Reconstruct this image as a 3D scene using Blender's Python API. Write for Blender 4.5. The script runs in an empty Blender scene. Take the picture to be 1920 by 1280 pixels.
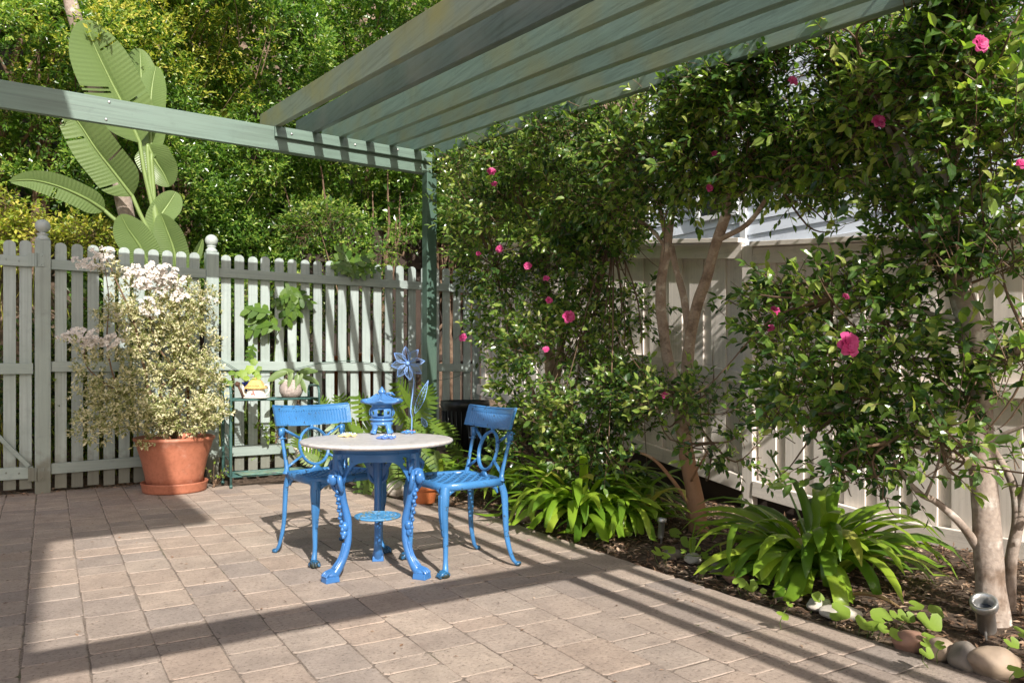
import bpy, math, random
import numpy as np
from mathutils import Vector, Matrix, noise
random.seed(7); RNG = np.random.default_rng(11)
R = math.radians; PI = math.pi
S = bpy.context.scene; COL = S.collection
HC = 1.05; F = 1440.0; CA = math.cos(R(33.3)); SA = math.sin(R(33.3))
# ---- measuring helpers: a photograph pixel (1920x1280) met with a real plane of the place
def ray(px, py):
    u = (px-960)/F
    return Vector((SA+u*CA, CA-u*SA, -(py-690)/F))
def onY(px, py, Y): r = ray(px, py); return Vector((0,0,HC)) + r*(Y/r.y)
def onX(px, py, X): r = ray(px, py); return Vector((0,0,HC)) + r*(X/r.x)
def onZ(px, py, z=0.0): r = ray(px, py); return Vector((0,0,HC)) + r*((z-HC)/r.z)
def atD(px, py, d): return Vector((0,0,HC)) + ray(px, py)*d
# ---- mesh builder
class MB:
    def __init__(s): s.v = []; s.f = []; s.m = []
    def add(s, vs, fs, mi=0):
        o = len(s.v); s.v.extend([tuple(p) for p in vs]); s.f.extend([tuple(i+o for i in f) for f in fs]); s.m.extend([mi]*len(fs)); return s
    def box(s, c, sz, M=None, mi=0, taper=1.0):
        x, y, z = sz[0]/2, sz[1]/2, sz[2]/2
        vs = [Vector((a*x*(taper if k>0 else 1), b*y*(taper if k>0 else 1), k*z)) for k in (-1,1) for b in (-1,1) for a in (-1,1)]
        if M is not None: vs = [M @ p for p in vs]
        c = Vector(c); vs = [p+c for p in vs]
        return s.add(vs, [(0,2,3,1),(4,5,7,6),(0,1,5,4),(2,6,7,3),(0,4,6,2),(1,3,7,5)], mi)
    def bar(s, a, b, w, h, up=(0,0,1), mi=0):
        a = Vector(a); b = Vector(b); d = (b-a).normalized(); up = Vector(up)
        x = d.cross(up).normalized(); y = x.cross(d).normalized()
        vs = [p + x*i*w/2 + y*j*h/2 for p in (a,b) for i,j in ((-1,-1),(1,-1),(1,1),(-1,1))]
        return s.add(vs, [(3,2,1,0),(4,5,6,7),(0,1,5,4),(1,2,6,5),(2,3,7,6),(3,0,4,7)], mi)
    def tube(s, pts, rad, n=8, closed=False, caps=True, flat=None, mi=0, up=None):
        P = [Vector(p) for p in pts]; k = len(P)
        if not hasattr(rad, '__len__'): rad = [rad]*k
        T = []
        for i in range(k):
            if closed: t = P[(i+1)%k]-P[i-1]
            else: t = P[min(i+1,k-1)]-P[max(i-1,0)]
            T.append(t.normalized() if t.length>1e-9 else Vector((0,0,1)))
        ref = Vector(up) if up is not None else (Vector((0,0,1)) if abs(T[0].z)<.9 else Vector((1,0,0)))
        N = (ref - T[0]*ref.dot(T[0])).normalized(); vs = []
        for i in range(k):
            N2 = N - T[i]*N.dot(T[i])
            N = N2.normalized() if N2.length>1e-6 else N
            B = T[i].cross(N)
            r = rad[i]
            ra, rb = (r if isinstance(r, tuple) else (r, r))
            for j in range(n):
                a = 2*PI*j/n
                vs.append(P[i] + N*math.cos(a)*ra + B*math.sin(a)*rb)
        fs = []
        for i in range(k if closed else k-1):
            i2 = (i+1)%k
            for j in range(n):
                j2 = (j+1)%n
                fs.append((i*n+j, i*n+j2, i2*n+j2, i2*n+j))
        if caps and not closed:
            fs.append(tuple(range(n))[::-1]); fs.append(tuple((k-1)*n+j for j in range(n)))
        return s.add(vs, fs, mi)
    def lathe(s, prof, c=(0,0,0), n=24, M=None, mi=0, caps=True):
        c = Vector(c); vs = []; k = len(prof)
        for r, z in prof:
            for j in range(n):
                a = 2*PI*j/n; p = Vector((r*math.cos(a), r*math.sin(a), z))
                if M is not None: p = M @ p
                vs.append(p+c)
        fs = [(i*n+j, i*n+(j+1)%n, (i+1)*n+(j+1)%n, (i+1)*n+j) for i in range(k-1) for j in range(n)]
        if caps:
            if prof[0][0] > 1e-5: fs.append(tuple(range(n))[::-1])
            if prof[-1][0] > 1e-5: fs.append(tuple((k-1)*n+j for j in range(n)))
        return s.add(vs, fs, mi)
    def blob(s, c, r, seed=0, amp=.15, nu=14, nv=9, M=None, fr=1.5, mi=0):
        c = Vector(c); vs = []; fs = []
        for i in range(nv+1):
            th = PI*i/nv
            for j in range(nu):
                ph = 2*PI*j/nu
                d = Vector((math.sin(th)*math.cos(ph), math.sin(th)*math.sin(ph), math.cos(th)))
                k = 1 + amp*noise.noise(d*fr + Vector((seed*3.1, seed*1.7, 0)))
                p = Vector((d.x*r[0], d.y*r[1], d.z*r[2]))*k
                if M is not None: p = M @ p
                vs.append(p+c)
        for i in range(nv):
            for j in range(nu): fs.append((i*nu+j, i*nu+(j+1)%nu, (i+1)*nu+(j+1)%nu, (i+1)*nu+j))
        return s.add(vs, fs, mi)
    def strip(s, pts, widths, side, mi=0, fold=0.0, nrm=None):
        # a leaf-like strip along pts with a folded midrib
        P = [Vector(p) for p in pts]; k = len(P); vs = []
        for i in range(k):
            t = (P[min(i+1,k-1)]-P[max(i-1,0)]).normalized()
            sd = Vector(side[i] if hasattr(side[0], '__len__') else side); sd = (sd - t*sd.dot(t)).normalized()
            up = sd.cross(t); w = widths[i]
            vs += [P[i]-sd*w/2+up*fold*w, P[i], P[i]+sd*w/2+up*fold*w]
        fs = []
        for i in range(k-1):
            a = i*3; b = a+3
            fs += [(a,a+1,b+1,b),(a+1,a+2,b+2,b+1)]
        return s.add(vs, fs, mi)
    def build(s, name, mats, parent=None, smooth=False, bevel=0, weld=False):
        me = bpy.data.meshes.new(name); me.from_pydata(s.v, [], s.f)
        mats = mats if isinstance(mats, (list,tuple)) else [mats]
        for m in mats: me.materials.append(m)
        if len(mats) > 1: me.polygons.foreach_set('material_index', s.m)
        if smooth: me.polygons.foreach_set('use_smooth', [True]*len(s.f))
        me.update()
        o = bpy.data.objects.new(name, me); COL.objects.link(o)
        if parent: o.parent = parent; 
        if parent and parent.type == 'EMPTY' and not getattr(s, 'local', False):
            o.matrix_parent_inverse = Matrix.Identity(4)
            me.transform(world_of(parent).inverted())
        elif parent:
            me.transform(world_of(parent).inverted())
        if bevel:
            b = o.modifiers.new('bevel', 'BEVEL'); b.width = bevel; b.segments = 2; b.limit_method = 'ANGLE'; b.angle_limit = R(40)
        return o
def world_of(o):
    M = Matrix.LocRotScale(o.location, o.rotation_euler, o.scale)
    return world_of(o.parent) @ M if o.parent else M
def tag(o, label=None, cat=None, group=None, kind=None):
    if label: o['label'] = label
    if cat: o['category'] = cat
    if group: o['group'] = group
    if kind: o['kind'] = kind
    return o
def thing(name, label, cat, loc=(0,0,0), rz=0, group=None):
    o = bpy.data.objects.new(name, None); COL.objects.link(o); o.empty_display_size = .1
    o.location = loc; o.rotation_euler = (0,0,rz); return tag(o, label, cat, group)
def struct(o): o['kind'] = 'structure'; return o
def copy_tree(o, parent=None):
    c = o.copy(); COL.objects.link(c)
    if parent: c.parent = parent
    for ch in list(o.children): copy_tree(ch, c)
    return c
# ---- materials
MATS = {}
class NT:
    def __init__(s, m): s.m = m; s.t = m.node_tree; s.n = s.t.nodes; s.l = s.t.links
    def node(s, typ, **k):
        x = s.n.new(typ)
        for a, b in k.items():
            if a in x.inputs: x.inputs[a].default_value = b
            else: setattr(x, a, b)
        return x
    def link(s, a, b): s.l.new(a, b)
def ramp(nt, fac, stops):
    r = nt.n.new('ShaderNodeValToRGB'); e = r.color_ramp.elements
    e[0].position, e[0].color = stops[0][0], (*stops[0][1], 1); e[1].position, e[1].color = stops[-1][0], (*stops[-1][1], 1)
    for p, c in stops[1:-1]: x = e.new(p); x.color = (*c, 1)
    nt.link(fac, r.inputs[0]); return r.outputs[0]
def newmat(name):
    m = bpy.data.materials.new(name); m.use_nodes = True; nt = NT(m)
    b = nt.n['Principled BSDF']; return m, nt, b
def mixc(nt, a, b, fac, mode='MIX'):
    x = nt.n.new('ShaderNodeMix'); x.data_type = 'RGBA'; x.blend_type = mode
    for v, i in ((fac, 0), (a, 6), (b, 7)):
        if hasattr(v, 'is_linked') or isinstance(v, bpy.types.NodeSocket): nt.link(v, x.inputs[i])
        else: x.inputs[i].default_value = v if i == 0 else (*v, 1)
    return x.outputs[2]
def plain(name, c, rough=.6, var=.15, scale=8, metal=0, bump=0.0, bscale=60, spec=.5, coord='Object'):
    if name in MATS: return MATS[name]
    m, nt, b = newmat(name)
    tc = nt.node('ShaderNodeTexCoord'); nz = nt.node('ShaderNodeTexNoise', Scale=scale, Detail=5.0)
    nt.link(tc.outputs[coord], nz.inputs['Vector'])
    lo = tuple(x*(1-var) for x in c); hi = tuple(min(1, x*(1+var)) for x in c)
    nt.link(ramp(nt, nz.outputs[0], [(.3, lo), (.7, hi)]), b.inputs['Base Color'])
    b.inputs['Roughness'].default_value = rough; b.inputs['Metallic'].default_value = metal
    b.inputs['Specular IOR Level'].default_value = spec
    if bump:
        n2 = nt.node('ShaderNodeTexNoise', Scale=bscale, Detail=4.0); nt.link(tc.outputs[coord], n2.inputs['Vector'])
        bp = nt.node('ShaderNodeBump', Strength=bump, Distance=.01); nt.link(n2.outputs[0], bp.inputs['Height']); nt.link(bp.outputs[0], b.inputs['Normal'])
    MATS[name] = m; return m
def wood(name, c, axis='z', rough=.6, stain=None, stain_amt=.5, wear=.12, rnd=.12, spec=.5, bump=.25, knots=False, grime=False):
    # painted board: fine grain along its length, broad stains, a little paint loss
    m, nt, b = newmat(name)
    tc = nt.node('ShaderNodeTexCoord'); mp = nt.node('ShaderNodeMapping')
    sc = {'x': (1.2, 45, 45), 'y': (45, 1.2, 45), 'z': (45, 45, 1.2)}[axis]
    mp.inputs['Scale'].default_value = sc; nt.link(tc.outputs['Object'], mp.inputs[0])
    g = nt.node('ShaderNodeTexNoise', Scale=1.0, Detail=6.0, Roughness=.65); nt.link(mp.outputs[0], g.inputs['Vector'])
    n1 = nt.node('ShaderNodeTexNoise', Scale=2.3, Detail=5.0); nt.link(tc.outputs['Object'], n1.inputs['Vector'])
    oi = nt.node('ShaderNodeObjectInfo')
    col = ramp(nt, g.outputs[0], [(.25, tuple(x*(1-wear*1.6) for x in c)), (.5, c), (.8, tuple(x*(1+wear) for x in c))])
    if stain:
        f = ramp(nt, n1.outputs[0], [(.45, (0,0,0)), (.68, (stain_amt,)*3)])
        col = mixc(nt, col, stain, f)
    n3 = nt.node('ShaderNodeTexNoise', Scale=9.0, Detail=8.0, Roughness=.7); nt.link(tc.outputs['Object'], n3.inputs['Vector'])
    d = ramp(nt, n3.outputs[0], [(.28, (.72,)*3), (.45, (1,1,1))])
    col = mixc(nt, col, d, .8, 'MULTIPLY')
    if grime:   # soil splash and algae on the lowest hand's breadth of each board
        gz = nt.node('ShaderNodeSeparateXYZ'); nt.link(tc.outputs['Object'], gz.inputs[0])
        n5 = nt.node('ShaderNodeTexNoise', Scale=14.0, Detail=6.0); nt.link(tc.outputs['Object'], n5.inputs['Vector'])
        ad = nt.node('ShaderNodeMath', operation='MULTIPLY_ADD'); nt.link(n5.outputs[0], ad.inputs[0]); ad.inputs[1].default_value = -.35; nt.link(gz.outputs[2], ad.inputs[2])
        col = mixc(nt, col, (.13,.12,.085), ramp(nt, ad.outputs[0], [(0.0, (.75,)*3), (.16, (0,0,0))]))
    rr = ramp(nt, oi.outputs['Random'], [(0, (1-rnd,)*3), (1, (1+rnd*.6,)*3)])
    col = mixc(nt, col, rr, 1.0, 'MULTIPLY')
    nt.link(col, b.inputs['Base Color']); b.inputs['Roughness'].default_value = rough; b.inputs['Specular IOR Level'].default_value = spec
    bp = nt.node('ShaderNodeBump', Strength=bump, Distance=.004); nt.link(g.outputs[0], bp.inputs['Height']); nt.link(bp.outputs[0], b.inputs['Normal'])
    MATS[name] = m; return m
def leafmat(name, stops, rough=.4, trans=.3, tcol=None, spec=.5, patch=0.0):
    m, nt, b = newmat(name)
    g = nt.node('ShaderNodeNewGeometry')
    fac = g.outputs['Random Per Island']
    if patch:   # whole sprays and branches differ in age and hue, not only single leaves
        tcx = nt.node('ShaderNodeTexCoord'); nz = nt.node('ShaderNodeTexNoise', Scale=1.7, Detail=3.0); nt.link(tcx.outputs['Object'], nz.inputs['Vector'])
        a = nt.node('ShaderNodeMath', operation='MULTIPLY_ADD'); nt.link(nz.outputs[0], a.inputs[0]); a.inputs[1].default_value = patch*2.4; a.inputs[2].default_value = -patch*1.2
        b2 = nt.node('ShaderNodeMath', operation='ADD'); b2.use_clamp = True; nt.link(fac, b2.inputs[0]); nt.link(a.outputs[0], b2.inputs[1]); fac = b2.outputs[0]
    c = ramp(nt, fac, stops)
    nt.link(c, b.inputs['Base Color']); b.inputs['Roughness'].default_value = rough; b.inputs['Specular IOR Level'].default_value = spec
    t = nt.node('ShaderNodeBsdfTranslucent'); tc_ = tcol or (1.3, 1.5, .5)
    cc = mixc(nt, c, tc_, 1.0, 'MULTIPLY'); nt.link(cc, t.inputs['Color'])
    mx = nt.node('ShaderNodeMixShader', Fac=trans); nt.link(b.outputs[0], mx.inputs[1]); nt.link(t.outputs[0], mx.inputs[2])
    nt.link(mx.outputs[0], nt.n['Material Output'].inputs[0]); MATS[name] = m; return m
M_PICK = wood('picket_paint', (.36,.42,.40), 'z', rough=.55, stain=(.24,.30,.27), stain_amt=.5, wear=.2, grime=True, rnd=.16)
M_PICKX = wood('picket_rail_paint', (.32,.38,.355), 'x', rough=.55, stain=(.2,.27,.23), stain_amt=.4)
M_POST = wood('fence_post_paint', (.29,.35,.325), 'z', rough=.5, stain=(.2,.22,.19), stain_amt=.45, wear=.2, grime=True)
M_RAFT = wood('rafter_paint', (.20,.305,.265), 'y', rough=.36, stain=(.26,.28,.15), stain_amt=.6, rnd=.2, wear=.2, bump=.5)
M_RAFT1 = wood('rafter_paint_olive', (.18,.225,.19), 'y', rough=.4, stain=(.24,.24,.11), stain_amt=.9, wear=.25, rnd=.1)
M_RAFT2 = wood('rafter_paint_slate', (.105,.15,.155), 'y', rough=.34, stain=(.17,.19,.18), stain_amt=.7, wear=.25, rnd=.1)
M_BEAM = wood('beam_paint', (.135,.205,.165), 'x', rough=.45, wear=.28, stain=(.15,.24,.2), stain_amt=.4)
M_PPOST = wood('pergola_post_paint', (.07,.13,.10), 'z', rough=.45, stain=(.09,.13,.1), stain_amt=.4)
M_BALL = plain('finial_paint', (.42,.47,.45), .4, .08, 20)
M_WF = wood('cream_fence_paint', (.84,.77,.70), 'z', rough=.7, stain=(.70,.62,.55), stain_amt=.5, rnd=.08)
M_WFX = wood('cream_rail_paint', (.84,.77,.70), 'y', rough=.7, stain=(.66,.59,.52), stain_amt=.55, rnd=.08)
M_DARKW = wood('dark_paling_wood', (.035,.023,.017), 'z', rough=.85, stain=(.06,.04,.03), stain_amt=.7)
M_BOARD = wood('weatherboard_paint', (.72,.78,.86), 'y', rough=.5, wear=.03, rnd=.03, bump=.08)
M_TRIM = plain('white_trim_paint', (.78,.8,.82), .45, .04)
M_GLASS = plain('dark_window_glass', (.015,.02,.028), .08, .2, spec=.8)
M_BARK_BR = plain('orange_brown_bark', (.25,.13,.07), .8, .35, 14, bump=.5, bscale=40)
M_STEEL = plain('brushed_steel', (.55,.55,.54), .38, .15, 20, metal=.8)
M_BLACK = plain('black_plastic', (.012,.013,.014), .35, .3)
M_TERRA = plain('terracotta_plastic', (.42,.15,.085), .55, .28, 6, bump=.06, bscale=30)
def pottery():
    m, nt, b = newmat('terracotta_plastic'); tc = nt.node('ShaderNodeTexCoord')
    n = nt.node('ShaderNodeTexNoise', Scale=4.5, Detail=9.0, Roughness=.68); nt.link(tc.outputs['Object'], n.inputs['Vector'])
    n2 = nt.node('ShaderNodeTexNoise', Scale=38.0, Detail=6.0); nt.link(tc.outputs['Object'], n2.inputs['Vector'])
    c = ramp(nt, n.outputs[0], [(.3,(.30,.10,.055)),(.45,(.42,.15,.085)),(.58,(.43,.155,.09)),(.70,(.52,.27,.19))])
    c = mixc(nt, c, ramp(nt, n2.outputs[0], [(.32,(.8,.78,.76)),(.5,(1,1,1)),(.7,(1.08,1.1,1.12))]), .8, 'MULTIPLY')
    nt.link(c, b.inputs['Base Color']); b.inputs['Roughness'].default_value = .55; return m
M_TERRA = pottery()
M_TERRA2 = plain('orange_terracotta', (.50,.15,.05), .6, .15, 12)
def bark(name, base, pale, dark, sc=1.0, foot=None):
    m, nt, b = newmat(name)
    tc = nt.node('ShaderNodeTexCoord')
    n = nt.node('ShaderNodeTexNoise', Scale=9.0*sc, Detail=8.0, Roughness=.6); nt.link(tc.outputs['Object'], n.inputs['Vector'])
    c = ramp(nt, n.outputs[0], [(.36, dark), (.48, base), (.56, base), (.64, pale)])
    n2 = nt.node('ShaderNodeTexNoise', Scale=70*sc, Detail=4.0); nt.link(tc.outputs['Object'], n2.inputs['Vector'])
    c = mixc(nt, c, ramp(nt, n2.outputs[0], [(.3, (.7,.7,.7)), (.6, (1.05,1.05,1.05))]), .8, 'MULTIPLY')
    if foot:
        sx_ = nt.node('ShaderNodeSeparateXYZ'); nt.link(tc.outputs['Object'], sx_.inputs[0])
        c = mixc(nt, c, foot, ramp(nt, sx_.outputs[2], [(.45, (.85,.85,.85)), (.75, (0,0,0))]))
    nt.link(c, b.inputs['Base Color']); b.inputs['Roughness'].default_value = .85
    bp = nt.node('ShaderNodeBump', Strength=.5, Distance=.006); nt.link(n2.outputs[0], bp.inputs['Height']); nt.link(bp.outputs[0], b.inputs['Normal'])
    MATS[name] = m; return m
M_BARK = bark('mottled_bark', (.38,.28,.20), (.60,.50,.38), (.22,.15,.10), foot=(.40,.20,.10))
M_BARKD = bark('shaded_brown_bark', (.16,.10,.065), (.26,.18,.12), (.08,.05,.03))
M_BARKP = bark('pale_grey_bark', (.36,.29,.24), (.60,.54,.48), (.2,.14,.1), .8)
M_TWIG = plain('twig_bark', (.16,.10,.06), .8, .3, 20)
L_CAM = leafmat('camellia_leaf', [(0,(.03,.07,.02)),(.3,(.07,.15,.035)),(.6,(.165,.275,.055)),(.85,(.29,.41,.085)),(1,(.45,.50,.15))], .24, .47, (1.5,1.6,.6), spec=.8, patch=.5)
L_HEDGE = leafmat('hedge_leaf', [(0,(.04,.10,.018)),(.35,(.10,.21,.034)),(.7,(.20,.345,.05)),(1,(.42,.50,.11))], .28, .40, spec=.7, patch=.6)
L_YEL = leafmat('yellow_green_leaf', [(0,(.16,.24,.03)),(.5,(.34,.40,.05)),(1,(.60,.52,.10))], .45, .35)
L_CLIV = leafmat('strap_leaf', [(0,(.09,.19,.02)),(.5,(.21,.35,.03)),(.9,(.33,.45,.045)),(1,(.55,.48,.13))], .30, .36)
L_PHIL = leafmat('philodendron_leaf', [(0,(.07,.15,.02)),(1,(.17,.25,.035))], .4, .3)
L_VAR = leafmat('variegated_leaf', [(0,(.16,.2,.05)),(.35,(.30,.32,.12)),(.6,(.62,.58,.34)),(1,(.75,.7,.48))], .5, .22, (1.1,1.1,.6))
L_LOBE = leafmat('lobed_leaf', [(0,(.045,.11,.018)),(1,(.12,.21,.03))], .35, .3)
L_KID = leafmat('kidney_leaf', [(0,(.14,.24,.03)),(1,(.30,.42,.06))], .5, .35)
L_BAN = leafmat('paddle_leaf', [(0,(.14,.22,.075)),(1,(.20,.28,.10))], .36, .28, (1.2,1.35,.6))
P_WHITE = leafmat('white_petal', [(0,(.72,.66,.62)),(1,(.86,.82,.77))], .6, .3, (1,1,.95))
P_PINK = leafmat('pink_petal', [(0,(.52,.02,.16)),(1,(.68,.10,.30))], .55, .25, (1,.8,.9))
# ================= camera, sky, sun
cam = bpy.data.objects.new('camera', bpy.data.cameras.new('camera')); COL.objects.link(cam)
cam.location = (0,0,HC); cam.rotation_euler = (R(90),0,R(-33.3)); cam.data.sensor_width = 36; cam.data.lens = 27.0
cam.data.shift_y = 50/1920; cam.data.clip_end = 300; cam.data.clip_start = .05; S.camera = cam
SX, SY = .28, 1.33
w = bpy.data.worlds.new('World'); S.world = w; w.use_nodes = True
sk = w.node_tree.nodes.new('ShaderNodeTexSky'); sk.sky_type = 'NISHITA'; sk.sun_disc = False; sk.dust_density = 1.6; sk.ozone_density = .3; sk.air_density = .75
elev = math.atan2(1, math.hypot(SX,SY)); sk.sun_elevation = elev; sk.sun_rotation = math.atan2(-SX,-SY) % (2*PI)
bg = w.node_tree.nodes['Background']; bg.inputs[1].default_value = .125; tint = w.node_tree.nodes.new('ShaderNodeMix'); tint.data_type = 'RGBA'; tint.blend_type = 'MULTIPLY'; tint.inputs[0].default_value = 1.0; tint.inputs[7].default_value = (1.04,.95,.85,1)
w.node_tree.links.new(sk.outputs[0], tint.inputs[6]); w.node_tree.links.new(tint.outputs[2], bg.inputs[0])
sl = bpy.data.lights.new('sun', 'SUN'); sl.energy = 3.9; sl.angle = R(.5); sl.color = (1,.95,.88)
so = bpy.data.objects.new('sun', sl); COL.objects.link(so); so.rotation_euler = Vector((SX,SY,-1)).to_track_quat('-Z','Y').to_euler(); so.location = (-3,-8,9)
S.view_settings.view_transform = 'Standard'; S.view_settings.look = 'None'; S.view_settings.exposure = 0.80; S.view_settings.gamma = 1
S.cycles.max_bounces = 8; S.cycles.transparent_max_bounces = 8; S.cycles.use_denoising = True
# ================= ground
YF = 7.6          # picket fence plane
XW = 4.5          # cream fence plane
bedpoly = [(2.83,-3),(2.83,3.3),(2.95,4.3),(3.02,4.95),(2.72,5.35),(2.6,6.0),(2.5,6.95),(1.6,7.22),(1.55,7.5),(1.5,9),(9,9),(9,-3)]
def inpoly(x, y, poly):
    c = False; n = len(poly)
    for i in range(n):
        x1,y1 = poly[i]; x2,y2 = poly[i-1]
        if (y1>y) != (y2>y) and x < (x2-x1)*(y-y1)/(y2-y1)+x1: c = not c
    return c
def bedz(x, y):
    z = -.03 + .05*max(0, min(1, (x-2.8)/1.4)) + .03*noise.noise(Vector((x*1.3,y*1.3,2)))+.012*noise.noise(Vector((x*6,y*6,5)))
    k = max(0, min(1, (y-4.2)/2.8)); z += .30*k*k*max(0, min(1, (x-2.75)/1.2))
    return z
def soilmat():
    m, nt, b = newmat('soil')
    tc = nt.node('ShaderNodeTexCoord'); n = nt.node('ShaderNodeTexNoise', Scale=25.0, Detail=8.0, Roughness=.7); nt.link(tc.outputs['Object'], n.inputs['Vector'])
    nt.link(ramp(nt, n.outputs[0], [(.3,(.03,.02,.013)),(.5,(.09,.06,.04)),(.7,(.2,.14,.095))]), b.inputs['Base Color']); b.inputs['Roughness'].default_value = .95
    bp = nt.node('ShaderNodeBump', Strength=.8, Distance=.02); nt.link(n.outputs[0], bp.inputs['Height']); nt.link(bp.outputs[0], b.inputs['Normal']); return m
M_SOIL = soilmat()
g = MB(); g.add([(-60,-60,-.09),(60,-60,-.09),(60,60,-.09),(-60,60,-.09)], [(0,1,2,3)])
struct(g.build('ground', M_SOIL))
g = MB(); nx, ny = 60, 150
for j in range(ny+1):
    for i in range(nx+1):
        x = 1.4+ (4.75-1.4)*i/nx; y = -2 + 9.9*j/ny
        z = bedz(x,y) if x > 2.55 or y > 5 else -.07
        if not inpoly(x+.04, y, bedpoly): z = -.07
        g.v.append((x,y,z))
for j in range(ny):
    for i in range(nx):
        a = j*(nx+1)+i; g.f.append((a,a+1,a+nx+2,a+nx+1)); g.m.append(0)
struct(g.build('garden_bed', M_SOIL, smooth=True))
# joint sand sheet under the pavers
def sandmat():
    m, nt, b = newmat('joint_sand'); tc = nt.node('ShaderNodeTexCoord')
    n = nt.node('ShaderNodeTexNoise', Scale=3.0, Detail=6.0); nt.link(tc.outputs['Object'], n.inputs['Vector'])
    n2 = nt.node('ShaderNodeTexNoise', Scale=90.0, Detail=3.0); nt.link(tc.outputs['Object'], n2.inputs['Vector'])
    c = ramp(nt, n.outputs[0], [(.4,(.19,.15,.12)),(.58,(.26,.21,.17)),(.66,(.12,.115,.06)),(.74,(.09,.10,.035))])
    c = mixc(nt, c, ramp(nt, n2.outputs[0], [(.3,(.5,.5,.5)),(.7,(1.2,1.2,1.2))]), 1.0, 'MULTIPLY')
    nt.link(c, b.inputs['Base Color']); b.inputs['Roughness'].default_value = 1; return m
g = MB(); g.add([(-5,-3.5,-.003),(2.8,-3.5,-.003),(2.8,4.1,-.003),(2.97,4.9,-.003),(2.66,5.35,-.003),(2.45,6.9,-.003),(1.56,7.2,-.003),(1.5,7.75,-.003),(-5,7.75,-.003)], [tuple(range(9))])
struct(g.build('joint_sand', sandmat()))
def pavermat():
    m, nt, b = newmat('paver_concrete'); tc = nt.node('ShaderNodeTexCoord'); ge = nt.node('ShaderNodeNewGeometry')
    c = ramp(nt, ge.outputs['Random Per Island'], [(0,(.32,.27,.24)),(.2,(.38,.315,.27)),(.45,(.41,.34,.29)),(.7,(.41,.325,.268)),(.85,(.45,.375,.315)),(1,(.34,.29,.26))])
    def N(s, d=6.0, r=.6): n = nt.node('ShaderNodeTexNoise', Scale=s, Detail=d, Roughness=r); nt.link(tc.outputs['Object'], n.inputs['Vector']); return n.outputs[0]
    big = N(1.1); mid = N(7.0); sp = N(62.0, 6.0, .8); st = N(3.2, 8.0, .7); sp2 = N(230.0, 2.0)
    c = mixc(nt, c, ramp(nt, big, [(.3,(.88,.87,.86)),(.7,(1.1,1.08,1.05))]), 1.0, 'MULTIPLY')
    c = mixc(nt, c, ramp(nt, mid, [(.3,(.82,.81,.8)),(.7,(1.13,1.12,1.1))]), 1.0, 'MULTIPLY')
    c = mixc(nt, c, ramp(nt, sp, [(.36,(.36,.34,.33)),(.45,(.96,.96,.96)),(.60,(1.06,1.06,1.06)),(.68,(1.42,1.4,1.36))]), .9, 'MULTIPLY')
    c = mixc(nt, c, ramp(nt, st, [(.3,(.8,.78,.78)),(.42,(1,1,1))]), 1.0, 'MULTIPLY')
    nt.link(c, b.inputs['Base Color']); b.inputs['Roughness'].default_value = .9
    bp = nt.node('ShaderNodeBump', Strength=.8, Distance=.007); nt.link(sp, bp.inputs['Height'])
    bp2 = nt.node('ShaderNodeBump', Strength=.5, Distance=.012); nt.link(mid, bp2.inputs['Height']); nt.link(bp2.outputs[0], bp.inputs['Normal'])
    nt.link(bp.outputs[0], b.inputs['Normal']); return m
g = MB(); rr = random.Random(3)
x = -4.6; rowi = 0
TH = R(-2.2)   # the laying pattern runs very slightly off the fence line
ct, st_ = math.cos(TH), math.sin(TH)
def paver(x0, y0, x1, y1):
    gap = .0020; x0 += gap+rr.uniform(-.002,.003); x1 -= gap+rr.uniform(-.002,.003); y0 += gap+rr.uniform(-.002,.004); y1 -= gap+rr.uniform(-.002,.004)
    cx, cy = (x0+x1)/2, (y0+y1)/2
    wx, wy = cx*ct - cy*st_, cx*st_ + cy*ct
    if wy > 7.72 or wy < -3.2 or wx < -4.8: return
    for q in ((x0,y0),(x1,y0),(x1,y1),(x0,y1)):
        qx, qy = q[0]*ct-q[1]*st_, q[0]*st_+q[1]*ct
        if inpoly(qx-.02, qy, bedpoly): return
    # tumbled outline
    out = []
    def edge(a, b, k):
        for i in range(k):
            t = i/k; j = 0.0028 if i else -.002
            p = Vector(a).lerp(Vector(b), t); n = Vector((b[1]-a[1], a[0]-b[0])).normalized()
            if i: p += n*rr.uniform(-j, j)
            out.append(p)
    cr = .012
    ly = max(1, int((y1-y0)/.07)); lx = max(1, int((x1-x0)/.07))
    c4 = [(x0+cr,y0),(x1-cr,y0),(x1,y0+cr),(x1,y1-cr),(x1-cr,y1),(x0+cr,y1),(x0,y1-cr),(x0,y0+cr)]
    edge(c4[0],c4[1],lx); out.append(Vector(c4[1])); edge(c4[2],c4[3],ly); out.append(Vector(c4[3])); edge(c4[4],c4[5],lx); out.append(Vector(c4[5])); edge(c4[6],c4[7],ly); out.append(Vector(c4[7]))
    n = len(out); hz = rr.uniform(-.0008,.0012); tx, ty = rr.uniform(-.004,.004), rr.uniform(-.004,.004); c = Vector((cx,cy)); vs = []
    def tr(p, z): return (p.x*ct-p.y*st_, p.x*st_+p.y*ct, z)
    for k, dz in ((.0, -.04), (.0, -.0032), (.002, -.0007), (.006, 0)):
        for p in out:
            d = (c-p); q = p + d.normalized()*k*1.3 if d.length > 0 else p
            vs.append(tr(q, dz + hz + (p.x-cx)*tx + (p.y-cy)*ty))
    fs = [tuple(3*n+i for i in range(n))]
    for r_ in range(3):
        for i in range(n): fs.append((r_*n+i, r_*n+(i+1)%n, (r_+1)*n+(i+1)%n, (r_+1)*n+i))
    g.add(vs, fs)
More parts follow.
